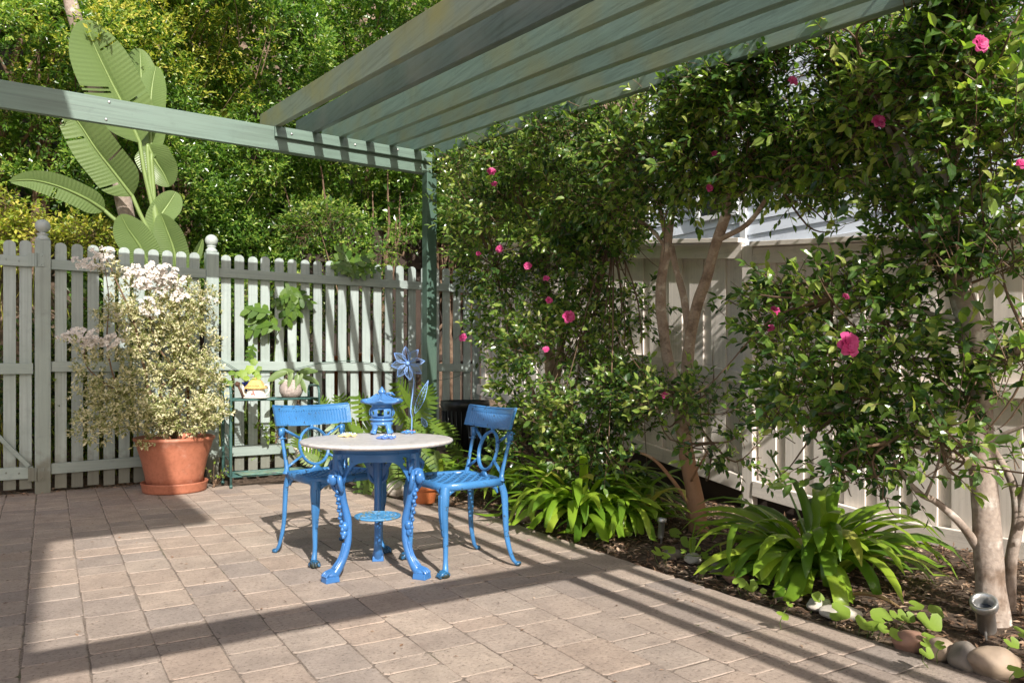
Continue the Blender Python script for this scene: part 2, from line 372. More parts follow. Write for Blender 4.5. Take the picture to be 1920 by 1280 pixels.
while x < 3.4:
    wd = rr.choice((.212,.212,.22)); y = -3.4 + rr.uniform(0,.2)
    if rr.random() < .25:
        # a double course laid crossways now and then
        pass
    while y < 8.0:
        q = rr.random()
        L = rr.choice((.12,.17,.205,.205,.27,.27,.31,.31))
        paver(x, y, x+wd, y+L); y += L
    x += wd
struct(g.build('paving', pavermat(), smooth=False))
# ================= back garden terrain
g = MB(); nx, ny = 50, 40
for j in range(ny+1):
    for i in range(nx+1):
        xx = -9 + 27*i/nx; yy = 7.85 + 8*j/ny
        h = .05 + max(0, yy-8.3)*.33 + max(0, yy-11.2)*2.2 + max(0, 2.2-xx)*max(0, min(1,(yy-8.2)/1.6))*.72 + .1*noise.noise(Vector((xx,yy,0)))
        g.v.append((xx,yy,h if j else -.05))
for j in range(ny):
    for i in range(nx):
        a = j*(nx+1)+i; g.f.append((a,a+1,a+nx+2,a+nx+1)); g.m.append(0)
def bankmat():
    m, nt, b = newmat('leaf_litter_bank'); tc = nt.node('ShaderNodeTexCoord')
    n = nt.node('ShaderNodeTexNoise', Scale=8.0, Detail=8.0, Roughness=.7); nt.link(tc.outputs['Object'], n.inputs['Vector'])
    nt.link(ramp(nt, n.outputs[0], [(.3,(.04,.035,.02)),(.48,(.13,.09,.06)),(.58,(.26,.18,.13)),(.66,(.06,.09,.03))]), b.inputs['Base Color']); b.inputs['Roughness'].default_value = .95
    bp = nt.node('ShaderNodeBump', Strength=1.0, Distance=.05); nt.link(n.outputs[0], bp.inputs['Height']); nt.link(bp.outputs[0], b.inputs['Normal']); return m
def bank_h(xx, yy): return .05 + max(0, yy-8.3)*.33 + max(0, 2.2-xx)*max(0, min(1,(yy-8.2)/1.6))*.72 + .1*noise.noise(Vector((xx,yy,0)))
struct(g.build('hillside', bankmat(), smooth=True))
# ================= picket fence and gate
def picket(mb, cx, z0, z1, w_=.088, y=YF, t=.018):
    n = 8; pts = [(cx-w_/2, z0),(cx+w_/2, z0)]
    zr = z1 - w_*.42
    for i in range(n+1):
        a = PI*i/n; pts.append((cx+math.cos(a)*w_/2, zr+math.sin(a)*w_*.42))
    k = len(pts); vs = [(p[0], y, p[1]) for p in pts] + [(p[0], y+t, p[1]) for p in pts]
    fs = [tuple(range(k)), tuple(range(2*k-1,k-1,-1))] + [(i, i+k, (i+1)%k+k, (i+1)%k) for i in range(k)]
    mb.add(vs, fs)
fence = thing('picket_fence', 'sage green picket fence with round-topped pickets at the back of the patio', 'fence', (.9,YF,0))
def post(px_l, px_r, base_py, top_py, ball_top, parent):
    a = onY(px_l, base_py, YF-.055); b = onY(px_r, base_py, YF-.055); cx = (a.x+b.x)/2; wd = abs(b.x-a.x)*.97
    zt = onY((px_l+px_r)/2, top_py, YF-.055).z
    p = MB().box((cx, YF-.055+wd/2, zt/2-.01), (wd, wd, zt+.02)).build('fence_post', M_POST, parent, bevel=.004)
    r = wd*.48
    bt = onY((px_l+px_r)/2, ball_top, YF).z
    Rb = .058
    prof = [(r*.93,0),(r,.008),(r*.98,.022),(r*.72,.035),(r*.66,.045),(r*.8,.052),(r*.8,.06),(.02,.066)]
    zc = bt - Rb - zt
    for i in range(13):
        t = PI*(.88 - .88*i/12)
        prof.append((max(.0005, Rb*math.sin(t)), zc - Rb*math.cos(PI-t)*(-1)*(-1) if False else zc + Rb*math.cos(t)))
    MB().lathe(prof, (cx, YF-.055+wd/2, zt), 28).build('finial', M_BALL, p, smooth=True)
    return cx, wd
gp_x, gp_w = post(65, 96, 925, 450, 411, fence)
p2_x, p2_w = post(387, 411, 905, 472, 440, fence)
def rail(pxa, pxb, ya, yb, h, parent, x0, x1, mat=M_PICKX, z=None):
    z0 = onY(pxa, ya, YF-.03).z; z1 = onY(pxb, yb, YF-.03).z
    pa = onY(pxa, ya, YF-.03); pb = onY(pxb, yb, YF-.03)
    s_ = (z1-z0)/(pb.x-pa.x)
    o = MB().bar((x0, YF-.021, z0+s_*(x0-pa.x)), (x1, YF-.021, z0+s_*(x1-pa.x)), .036, h).build('rail', mat, parent, bevel=.003)
    return o
# panel between the two finial posts
xa, xb = gp_x+gp_w/2+.002, p2_x-p2_w/2-.002
rail(102, 370, 496, 512, .085, fence, xa, xb); rail(102, 370, 687, 687, .088, fence, xa, xb); rail(102, 262, 878, 865, .09, fence, xa, xb)
for px in (114,145,175,205,233,261,288,314,340,365):
    x_ = onY(px, 500, YF).x; zt = onY(px, 455 + (px-114)*.072, YF).z
    m_ = MB(); picket(m_, x_, .03+random.uniform(-.01,.01), zt); m_.build('picket', M_PICK, fence, bevel=.002)
# long panel to the cream fence
xa, xb = p2_x+p2_w/2+.002, 4.42
rail(411, 790, 511, 536, .085, fence, xa, xb); rail(411, 790, 685, 688.5, .088, fence, xa, xb); rail(411, 500, 847, 842, .1, fence, xa, xb)
pxs = [424,449,474.5,497.5,524,548,572.5,596,619,642,665,687,708,729.5,750,773,797,817,837,857,876,893]
for px in pxs:
    x_ = onY(px, 500, YF).x; zt = onY(px, 477 + (px-424)*.0645, YF).z
    m_ = MB(); picket(m_, x_, .07+random.uniform(-.01,.01), zt+random.uniform(-.006,.006)); m_.build('picket', M_PICK, fence, bevel=.002)
# gate, left of its post
gate = thing('garden_gate', 'sage green picket gate with hinges and diagonal brace, at the left edge', 'gate', (gp_x-.5,YF,0))
gx1 = gp_x-gp_w/2-.012; gx0 = gx1-.95
for (ya, h) in ((487,.085),(691,.09),(889,.10)):
    z_ = onY(0, ya, YF-.03).z; MB().bar((gx0, YF-.021, z_), (gx1, YF-.021, z_), .036, h).build('rail', M_PICKX, gate, bevel=.003)
for px in (48,18,-13,-43,-74,-105,-135,-166):
    x_ = onY(px, 500, YF).x; zt = onY(px, 450, YF).z
    m_ = MB(); picket(m_, x_, .04, zt); m_.build('picket', M_PICK, gate, bevel=.002)
a = onY(62,880,YF-.045); MB().bar((a.x-.03, YF-.021, a.z+.03), (a.x-.78, YF-.021, a.z+.95), .034, .095, (0,-1,0)).build('brace', M_PICKX, gate, bevel=.003)
for py in (487, 889):
    z_ = onY(70, py, YF-.06).z; h_ = MB()
    h_.box((gx1+.055, YF-.0605, z_), (.05, .006, .11)); h_.box((gx1-.012, YF-.044, z_), (.05,.006,.11)); h_.tube([(gx1+.02, YF-.064, z_-.055),(gx1+.02, YF-.064, z_+.055)], .008, 8)
    for dz in (-.035,.035): h_.blob((gx1+.06, YF-.064, z_+dz), (.006,.004,.006), amp=0, nu=8, nv=5)
    h_.build('hinge', M_POST, gate)
for k in range(4):
    for pyb in (487, 889): MB().blob((gx1-.1-.09*k, YF-.040, onY(0,pyb,YF-.03).z+.01*(k%2)), (.008,.005,.008), amp=0, nu=8, nv=5).build('bolt', M_POST, gate)
# wire strung along the fence
m_ = MB()
def wire(pts, r=.004): m_.tube([onY(x_,y_,YF-.06) for x_,y_ in pts], r, 6)
wire([(412,674),(430,684),(446,694),(470,698),(500,697),(540,694),(565,689),(604,679),(650,676),(694,680),(715,693),(740,708),(765,716),(785,714),(797,711),(822,713),(850,708),(885,695)], .003)
tag(m_.build('fence_wire', M_PPOST), 'thin dark green wire sagging along the middle rail of the picket fence', 'wire')
# dark paling fence behind the hedge stems
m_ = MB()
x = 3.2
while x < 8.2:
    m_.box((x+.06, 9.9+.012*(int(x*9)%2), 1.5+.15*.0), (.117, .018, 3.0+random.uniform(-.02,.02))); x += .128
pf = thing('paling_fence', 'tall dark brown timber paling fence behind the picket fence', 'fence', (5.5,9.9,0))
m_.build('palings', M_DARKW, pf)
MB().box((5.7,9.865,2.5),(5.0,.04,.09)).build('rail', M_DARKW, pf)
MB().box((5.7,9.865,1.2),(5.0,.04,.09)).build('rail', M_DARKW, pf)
# ================= cream board fence along the garden bed
wf = thing('board_fence', 'cream painted timber board fence along the right side behind the camellias', 'fence', (XW,3.5,0))
Yc = 3.72   # post where the raked bay meets the level bay
def zt(y): return 1.90+(y-Yc)*.095 if y < Yc else 1.93+(y-Yc)*.125
def zm(y): return .93 if y < Yc else .97+(y-Yc)*.135
def zb(y): return .08 if y < 2.6 else (.08+(y-2.6)*.10 if y < Yc else .2+(y-Yc)*.16)
m_ = MB(); y = -1.0; k = 0
while y < 7.55:
    wd = .15 if k % 2 == 0 else .075; off = 0 if k % 2 == 0 else .02
    yy = y+wd/2
    m_.box((XW+.03+off, yy, (zb(yy)+zt(yy))/2), (.018, wd*(1.0 if k%2 else .96)+(.03 if k%2 else 0), zt(yy)-zb(yy)-.02)); y += wd; k += 1
m_.build('palings', M_WF, wf, bevel=.0015)
def run(f, w_, h, nm, xoff, mat=M_WFX, dz=0):
    MB().bar((XW+xoff, -1, f(-1)+dz), (XW+xoff, Yc-.05, f(Yc-.06)+dz), w_, h).build(nm, mat, wf, bevel=.003)
    MB().bar((XW+xoff, Yc+.05, f(Yc+.06)+dz), (XW+xoff, 7.55, f(7.55)+dz), w_, h).build(nm, mat, wf, bevel=.003)
run(zt, .11, .035, 'cap', 0, M_WFX, .045); run(zt, .038, .11, 'rail', 0, M_WFX, -.035); run(zm, .04, .085, 'rail', -.002)
def runb(y0, y1): MB().bar((XW-.004, y0, zb(y0)), (XW-.004, y1, zb(y1)), .04, .11).build('rail', M_WFX, wf, bevel=.003)
runb(-1, 2.6); runb(2.61, Yc-.05); runb(Yc+.05, 7.55)
for yy in (1.0-.9, Yc, 7.42): MB().box((XW+.012, yy, zt(yy)/2), (.06,.095,zt(yy)-.03+.05*(yy==Yc))).build('post', M_WF, wf, bevel=.004)
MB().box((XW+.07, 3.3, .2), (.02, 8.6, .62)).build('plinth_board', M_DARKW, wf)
# ================= neighbour's house
hs = thing('weatherboard_house', 'pale blue-white weatherboard house beyond the cream fence', 'house', (6.0,5.0,0))
XH = 6.0; m_ = MB(); z = 2.2; bh = .135
for k in range(30):
    z0 = z+k*bh
    for (ya, yb) in ((-3.0, 4.96), (5.04, 6.3)):
        m_.add([(XH-.022,ya,z0),(XH-.022,yb,z0),(XH-.004,yb,z0+bh),(XH-.004,ya,z0+bh),(XH,ya,z0),(XH,yb,z0)], [(0,3,2,1),(0,1,5,4)])
m_.build('cladding', M_BOARD, hs)
MB().box((XH-.02, 5.0, 4.2), (.04,.07,4.06)).build('corner_trim', M_TRIM, hs)
MB().box((XH-.012, 6.33, 4.2), (.05,.06,4.06)).build('corner_trim', M_TRIM, hs)
MB().box((XH+1.6, 1.7, 4.23), (3.1,9.3,4.0)).build('wall_core', M_BOARD, hs)
MB().box((XH-.018, 3.6, 2.16), (.05,6.0,.07)).build('skirt', M_TRIM, hs)
wa = onX(1345,385,XH-.03); wb = onX(1392,330,XH-.03)
wn = MB().box((XH-.03, 5.32, 3.05), (.03,.46,.9)).build('window', M_GLASS, hs)
m_ = MB()
for (yy,zz,sy,sz) in ((5.075,3.05,.05,1.0),(5.565,3.05,.05,1.0),(5.32,2.575,.44,.05),(5.32,3.525,.44,.05)): m_.box((XH-.04,yy,zz),(.05,sy,sz))
m_.build('window_frame', M_TRIM, wn)
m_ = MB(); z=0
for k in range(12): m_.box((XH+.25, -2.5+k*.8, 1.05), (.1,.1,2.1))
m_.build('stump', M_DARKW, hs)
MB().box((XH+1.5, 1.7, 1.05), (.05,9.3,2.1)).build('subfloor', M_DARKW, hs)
MB().box((XH+.0, 1.7, 6.3), (1.0,10,.12)).build('eave', M_TRIM, hs)
# ================= pergola
pg = thing('pergola', 'green painted timber pergola of sloping rafters over the patio corner', 'pergola', (3.0,6.3,0))
YB = 6.3
def zr(y): return 2.257 + .121*y      # underside of the rafters
bb = MB().box((-.1, YB+.022, 2.925), (6.72, .044, .19)); bo = bb.build('beam', M_BEAM, pg, bevel=.003)
x514 = onY(514, 245, YB).x
MB().box(((x514+3.245)/2, YB-.018, 2.975), (3.245-x514, .034, .085)).build('batten', M_BEAM, pg, bevel=.003)
MB().box(((x514+3.2)/2, YB+.062, 2.925), (3.2-x514, .036, .19)).build('beam', M_BEAM, pg, bevel=.003)
NEARX = (1.70,1.88,2.065,2.255,2.445,2.635)
for (px, py), xn in zip(((514,238),(583,251),(633,261),(683,271),(727,278),(773,286)), NEARX):
    x_ = onY(px, py, YB).x + .023
    y0, y1 = -1.85, YB+.45+.05*random.random(); k_ = (x_-xn)/(YB+.05); hgt = .168
    MB().bar((x_-k_*(YB-y0), y0, zr(y0)+hgt/2), (x_+k_*(y1-YB), y1, zr(y1)+hgt/2), .046, hgt).build('rafter', {514: M_RAFT1, 583: M_RAFT2}.get(px, M_RAFT), pg, bevel=.003)
xs = 3.36
MB().bar((xs-.45, -1.85, zr(-1.85)+.25), (xs, YB+.1, zr(YB+.1)+.115), .05, .23).build('side_beam', M_RAFT, pg, bevel=.003)
pp = onZ(806, 905)
MB().box((3.235, YB+.005, 1.42), (.1,.1,2.82)).build('pergola_post', M_PPOST, pg, bevel=.003)
MB().box((-.2, .28, zr(.28)-.10), (8.0,.06,.19)).build('beam', M_BEAM, pg, bevel=.003)
for xx in (3.66,): MB().box((xx,.28,1.05),(.1,.1,2.10)).build('pergola_post', M_PPOST, pg, bevel=.003)
for bx_, bz_ in ((2.9,2.99),(3.14,2.87),(1.95,2.97),(2.5,2.97),(.62,2.99),(.60,2.86),(-.9,2.95)):
    MB().blob((bx_, YB-(.038 if bz_ > 2.94 and bx_ > 1.9 else .003), bz_), (.010,.006,.010), amp=0, nu=10, nv=6).build('bolt', M_STEEL, pg, smooth=True)
m_ = MB(); a = onX(1087,35,2.355+.0); m_.tube([a, a+Vector((-.05,0,.012)), a+Vector((-.055,-.012,.03))], .004, 6); m_.build('hook', M_STEEL, pg)
# ================= unseen roof slabs and wall, added to cast shade on the patio
hh = thing('unseen_shade_roof', 'unseen roof slabs and cream wall, added to shade the patio from behind the viewer', 'house', (-3,-4,0))
H = 5.2
def P(x, y): return (x-SX*H, y-SY*H, H)
roof = [P(1.14,5.47),(P(1.14,5.47)[0], P(0,11.2)[1], H), P(-.75,11.2), P(-.75,-1.0), P(-.22,-1.0), P(.19,5.40)]
roof = [roof[5], roof[0], roof[1], roof[2], roof[3], roof[4]]
n = len(roof); MB().add([(p[0],p[1],H) for p in roof]+[(p[0],p[1],H+.15) for p in roof], [tuple(range(n))[::-1], tuple(range(n,2*n))]+[(i,(i+1)%n,(i+1)%n+n,i+n) for i in range(n)]).build('roof', M_TRIM, hh)  # added unseen slab, outlined to cast the shade on the left
MB().box((3.8,-4.1,2.5),(4.0,3.9,.1)).build('added_shade_slab', M_TRIM, hh)  # second added slab, shades the near right of the paving
MB().box((-1.7,-4.9,2.59),(.2,5.5,5.18)).build('wall', M_WF, hh)  # added to stand under the first slab
# ================= blue cast furniture
def bluemat(name, c, chip, lo=.33, rough=.28):
    m, nt, b = newmat(name); tc = nt.node('ShaderNodeTexCoord')
    n = nt.node('ShaderNodeTexNoise', Scale=26.0, Detail=9.0, Roughness=.74); nt.link(tc.outputs['Object'], n.inputs['Vector'])
    f = ramp(nt, n.outputs[0], [(lo,(1,1,1)),(lo+.02,(0,0,0))])
    n2 = nt.node('ShaderNodeTexNoise', Scale=5.0, Detail=5.0); nt.link(tc.outputs['Object'], n2.inputs['Vector'])
    base = ramp(nt, n2.outputs[0], [(.3, tuple(x*.8 for x in c)),(.7, tuple(min(1,x*1.15) for x in c))])
    nt.link(mixc(nt, base, chip, f), b.inputs['Base Color'])
    nt.link(ramp(nt, f, [(0,(rough,)*3),(1,(.7,)*3)]), b.inputs['Roughness'])
    n3 = nt.node('ShaderNodeTexNoise', Scale=60.0, Detail=3.0); nt.link(tc.outputs['Object'], n3.inputs['Vector'])
    bp = nt.node('ShaderNodeBump', Strength=.25, Distance=.004); nt.link(n3.outputs[0], bp.inputs['Height']); nt.link(bp.outputs[0], b.inputs['Normal'])
    MATS[name] = m; return m
M_CHAIR = bluemat('chair_blue_enamel', (.05,.19,.43), (.03,.045,.04), .385)
M_TABLE = bluemat('table_blue_enamel', (.045,.165,.42), (.03,.06,.09), .36)
M_SHELF = bluemat('worn_blue_enamel', (.07,.26,.50), (.16,.17,.10), .42, .45)
M_PAW = bluemat('worn_paw_enamel', (.02,.11,.24), (.02,.028,.02), .47, .35)
M_LANT = bluemat('lantern_glaze', (.08,.22,.50), (.09,.24,.42), .3, .16)
def marble():
    m, nt, b = newmat('weathered_marble'); tc = nt.node('ShaderNodeTexCoord')
    n = nt.node('ShaderNodeTexNoise', Scale=4.0, Detail=9.0, Roughness=.65, Distortion=1.4); nt.link(tc.outputs['Object'], n.inputs['Vector'])
    n2 = nt.node('ShaderNodeTexNoise', Scale=26.0, Detail=7.0, Roughness=.7); nt.link(tc.outputs['Object'], n2.inputs['Vector'])
    c = ramp(nt, n.outputs[0], [(.3,(.45,.43,.42)),(.5,(.57,.55,.54)),(.56,(.47,.46,.46)),(.62,(.59,.57,.56))])
    c = mixc(nt, c, ramp(nt, n2.outputs[0], [(.32,(.72,.68,.62)),(.5,(1,1,1))]), .7, 'MULTIPLY')
    nt.link(c, b.inputs['Base Color']); b.inputs['Roughness'].default_value = .45; return m
M_MARB = marble()
def bez(pts, n=14):
    # Catmull-Rom through pts
    P = [Vector(p) for p in pts]; out = []
    for i in range(len(P)-1):
        p0 = P[max(i-1,0)]; p1 = P[i]; p2 = P[i+1]; p3 = P[min(i+2,len(P)-1)]
        for k in range(n):
            t = k/n
            out.append(.5*((2*p1)+(-p0+p2)*t+(2*p0-5*p1+4*p2-p3)*t*t+(-p0+3*p1-3*p2+p3)*t**3))
    out.append(P[-1]); return out
def interp(vals, n):
    k = len(vals)-1; out = []
    for i in range(n):
        t = i/(n-1)*k; a = min(int(t), k-1); f = t-a; f = f*f*(3-2*f)
        va, vb = vals[a], vals[a+1]
        out.append((va[0]*(1-f)+vb[0]*f, va[1]*(1-f)+vb[1]*f) if isinstance(va, tuple) else va*(1-f)+vb*f)
    return out
def make_chair(label, loc, rz):
    # local frame: the sitter faces -y, backrest at +y
    t = thing('cast_chair', label, 'chair', loc, rz, 'blue cast metal chairs')
    M = world_of(t)
    def W(mb): mb.v = [tuple(M @ Vector(p)) for p in mb.v]; return mb
    SH = .462; fw, bw, fd, bd = .215, .19, -.178, .168     # seat half-widths and depth
    # seat: rim and woven lattice
    s = MB()
    rim = [(-fw,fd),(-fw*.5,fd-.018),(0,fd-.024),(fw*.5,fd-.018),(fw,fd),(fw*1.0,fd*.3),(bw*1.04,bd*.5),(bw,bd),(0,bd+.012),(-bw,bd),(-bw*1.04,bd*.5),(-fw,fd*.3)]
    s.tube([(x,y,SH-.012) for x,y in rim], [(.021,.012)]*12, 8, closed=True, up=(0,0,1))
    n = 11
    def half(y): return fw+(bw-fw)*((y-fd)/(bd-fd))
    for i in range(1, n+1):
        f = i/(n+1); pts = []
        for k in range(13):
            y = fd + (bd-fd)*k/12; pts.append((-half(y)+2*half(y)*f, y, SH-.006+.004*(-1)**(k+i)-.012*math.sin(PI*f)*math.sin(PI*k/12)))
        s.tube(pts, [(.0035,.0085)]*13, 6, up=(0,0,1))
        y = fd+(bd-fd)*f; pts = []
        for k in range(13):
            pts.append((-half(y)+2*half(y)*k/12, y, SH-.006-.004*(-1)**(k+i)-.012*math.sin(PI*f)*math.sin(PI*k/12)))
        s.tube(pts, [(.0035,.0085)]*13, 6, up=(0,0,1))
    W(s).build('seat', M_CHAIR, t, smooth=True)
    # front cabriole legs with paw feet
    for sx in (-1,1):
        l = MB(); fx = sx*(fw-.012)
        pts = bez([(fx,fd+.005,SH-.015),(fx+sx*.008,fd-.004,SH-.07),(fx+sx*.010,fd-.006,SH-.16),(fx+sx*.006,fd+.004,.20),(fx+sx*.006,fd+.004,.09),(fx+sx*.016,fd-.002,.035),(fx+sx*.022,fd-.008,.012)], 7)
        l.tube(pts, interp([.026,.027,.021,.0145,.0125,.016,.022], len(pts)), 10)
        for k in (-1,0,1): l.tube(bez([(fx+sx*.006+k*.011,fd-.026,SH-.05),(fx+sx*.009+k*.009,fd-.027,SH-.15),(fx+sx*.005+k*.006,fd-.012,SH-.26)],6), [.004,.005,.005,.005,.005,.005,.005,.004,.003,.003,.003,.002,.002], 6)
        # knee brackets
        l.tube(bez([(fx-sx*.01,fd,SH-.075),(fx-sx*.03,fd-.004,SH-.04),(fx-sx*.085,fd-.012,SH-.022)],5), interp([.006,.014,.007], 11), 7)
        l.tube(bez([(fx,fd+.01,SH-.075),(fx,fd+.03,SH-.04),(fx,fd+.085,SH-.022)],5), interp([.006,.014,.007], 11), 7)
        leg = W(l).build('leg', M_CHAIR, t, smooth=True)
        p = MB()
        px_, py_ = fx+sx*.024, fd-.010
        p.blob((px_,py_,.016), (.026,.030,.018), 1, .05, 14, 8)
        for k in (-1,0,1): p.tube(bez([(px_+k*.012*1.0,py_+.0,.034),(px_+k*.016,py_-.022,.024),(px_+k*.017,py_-.034,.007)],4), interp([.009,.0105,.007],9), 7)
        W(p).build('paw_foot', M_PAW, leg, smooth=True)
    # rear sabre legs
    for sx in (-1,1):
        l = MB(); bx = sx*(bw-.01)
        pts = bez([(bx,bd-.005,SH-.01),(bx+sx*.004,bd+.02,SH-.08),(bx+sx*.008,bd+.025,.28),(bx+sx*.014,bd+.03,.16),(bx+sx*.026,bd+.055,.05),(bx+sx*.034,bd+.08,.012)], 7)
        l.tube(pts, interp([(.02,.014),(.021,.013),(.018,.012),(.015,.011),(.012,.010),(.009,.010)], len(pts)), 10, up=(0,1,0))
        l.tube(bez([(bx,bd-.02,SH-.07),(bx,bd-.04,SH-.035),(bx,bd-.1,SH-.02)],5), interp([.006,.012,.006], 11), 7)
        leg = W(l).build('leg', M_CHAIR, t, smooth=True)
        W(MB().blob((bx+sx*.037,bd+.087,.012),(.016,.02,.013),2,.05,12,7)).build('paw_foot', M_PAW, leg, smooth=True)
    # back: leaning uprights
    def lean(z): return bd + .0 + (z-SH)*.20 + .02*((z-SH)/.35)**2
    f = MB()
    for sx in (-1,1):
        bx = sx*(bw-.006)
        zs = [SH-.01,SH+.03,SH+.10,SH+.18,SH+.245]
        pts = [(bx+sx*(.010 if i==0 else .0)+sx*.012*(z-SH)/.2, lean(z), z) for i, z in enumerate(zs)]
        f.tube(bez(pts,5), interp([(.020,.024),(.014,.015),(.011,.0125),(.0115,.012),(.0125,.013)], 21), 4, up=(0,1,0))
        z = SH+.215; f.box((bx+sx*.013, lean(z)-.002, z+.012), (.03,.022,.05))
        for k in (SH+.19, SH+.24): f.box((bx+sx*.013, lean(k)-.002, k), (.035,.027,.006))
    cz, cr = SH+.135, .092
    ring = [(cr*math.cos(a), lean(cz+cr*1.12*math.sin(a))-.0, cz+cr*1.12*math.sin(a)) for a in [2*PI*k/32 for k in range(32)]]
    f.tube(ring, [(.010,.0085)]*32, 8, closed=True, up=(0,1,0))
    ring2 = [(x*1.02, y-.009, cz+(z-cz)*1.02) for x,y,z in ring]; f.tube(ring2, .0035, 6, closed=True)
    for sx in (-1,1):
        for (za, ax_, zb_) in ((SH+.248,.0,cz+.048),(SH+.022,.0,cz-.048)):
            a = (sx*(bw+.004), lean(za), za); b_ = (sx*.082, lean(zb_), zb_)
            f.tube([a,b_], (.0085 if False else .008), 8); f.tube([(a[0],a[1]-.008,a[2]),(b_[0],b_[1]-.008,b_[2])], .003, 6)
    f.tube([(0,lean(SH-.005)-.0,SH-.008),(0,lean(SH+.02),SH+.02),(0,lean(SH+.035),SH+.036)], [(.012,.055),(.009,.022),(.010,.014)], 8, up=(0,1,0))
    f.tube([(0,lean(cz+cr*1.1),cz+cr*1.1),(0,lean(cz+cr*1.4),cz+cr*1.4)], .011, 8)
    W(f).build('back_frame', M_CHAIR, t, smooth=True)
    # curved top board with flutes
    b_ = MB(); nb = 116; z0, z1 = SH+.255, SH+.365; hw = .243
    def arc(u): return -.040*(u*u) # ends come forward
    zs = [z0, z0+.010, z0+.018, z0+.078, z0+.086, z1-.006, z1]
    rows = []
    for side in (0, 1):
        for zi, z in enumerate(zs):
            for i in range(nb+1):
                u = -1+2*i/nb; x = u*hw*(1+.012*(z-z0)/.1)
                dep = 0
                if side == 0 and zi in (2,3) and 5 < i < nb-5: dep = .0065 if i % 4 in (0,1) else 0
                y = lean(z)+arc(u) + (-.010+dep if side == 0 else .008)
                rows.append((x, y, z + .010*u*u))
    nz = len(zs); w_ = nb+1; fs = []
    for zi in range(nz-1):
        for i in range(nb):
            a = zi*w_+i; fs.append((a,a+1,a+w_+1,a+w_)); c_ = nz*w_+a; fs.append((c_,c_+w_,c_+w_+1,c_+1))
    for i in range(nb):
        fs.append((i, nz*w_+i, nz*w_+i+1, i+1)); a = (nz-1)*w_+i; fs.append((a,a+1,nz*w_+a+1,nz*w_+a))
    for zi in range(nz-1):
        a = zi*w_; fs.append((a,a+w_,nz*w_+a+w_,nz*w_+a)); a = zi*w_+nb; fs.append((a,nz*w_+a,nz*w_+a+w_,a+w_))
    b_.add(rows, fs)
    top = [( -hw+2*hw*i/20, lean(z1)+arc(-1+i/10)-.001, z1+.010*(-1+i/10)**2) for i in range(21)]
    b_.tube(top, [(.006,.012)]*21, 8, up=(0,0,1))
    W(b_).build('top_board', M_CHAIR, t, bevel=0)
    return t
# left chair sits behind the table, right chair to its right facing left
make_chair('blue cast chair tucked behind the left side of the round table', (1.535,4.19,0), R(11))
make_chair('blue cast chair with worn lattice seat standing to the right of the table', (2.02,3.62,0), R(-91))
# ---- table
TC = Vector((1.59,3.68,0)); TH_ = .687
tb = thing('bistro_table', 'round marble-topped table on three blue figured cast legs', 'table', TC)
prof = [(.001,TH_-.024),(.355,TH_-.024),(.378,TH_-.020),(.388,TH_-.011),(.386,TH_-.004),(.378,TH_),(.30,TH_+.0005),(.001,TH_+.0005)]
MB().lathe(prof, (TC.x,TC.y,0), 72).build('tabletop', M_MARB, tb, smooth=True)
ap = MB()
prof = [(.225,TH_-.025),(.235,TH_-.027),(.228,TH_-.036),(.222,TH_-.05),(.226,TH_-.058),(.218,TH_-.064),(.214,TH_-.064),(.214,TH_-.025)]
ap.lathe(prof, (TC.x,TC.y,0), 64, caps=False)
# scalloped fretwork skirt hanging between the legs
LA = [R(187), R(302), R(66)]
nseg = 150
def depth(a):
    k = min(abs(math.atan2(math.sin(a-l), math.cos(a-l))) for l in LA)
    return .035+.155*math.exp(-(k/.34)**2)
vs = []
for ri in (.222,.214):
    for row in range(7):
        for i in range(nseg):
            a = 2*PI*i/nseg; z = TH_-.06-depth(a)*row/6; vs.append((TC.x+ri*math.cos(a), TC.y+ri*math.sin(a), z))
fs = []
for row in range(6):
    for i in range(nseg):
        a = 2*PI*(i+.5)/nseg; k = min(abs(math.atan2(math.sin(a-l), math.cos(a-l))) for l in LA)
        hole = (.13 < k < .40) and row in (1,2,3) and (i % 4 != 0) and not (row == 2 and i % 3 == 0)
        if hole: continue
        i2 = (i+1) % nseg; A = row*nseg
        fs.append((A+i,A+i2,A+nseg+i2,A+nseg+i)); B = 7*nseg+A; fs.append((B+i,B+nseg+i,B+nseg+i2,B+i2))
ap.add(vs, fs)
ap.build('apron', M_TABLE, tb, smooth=False)
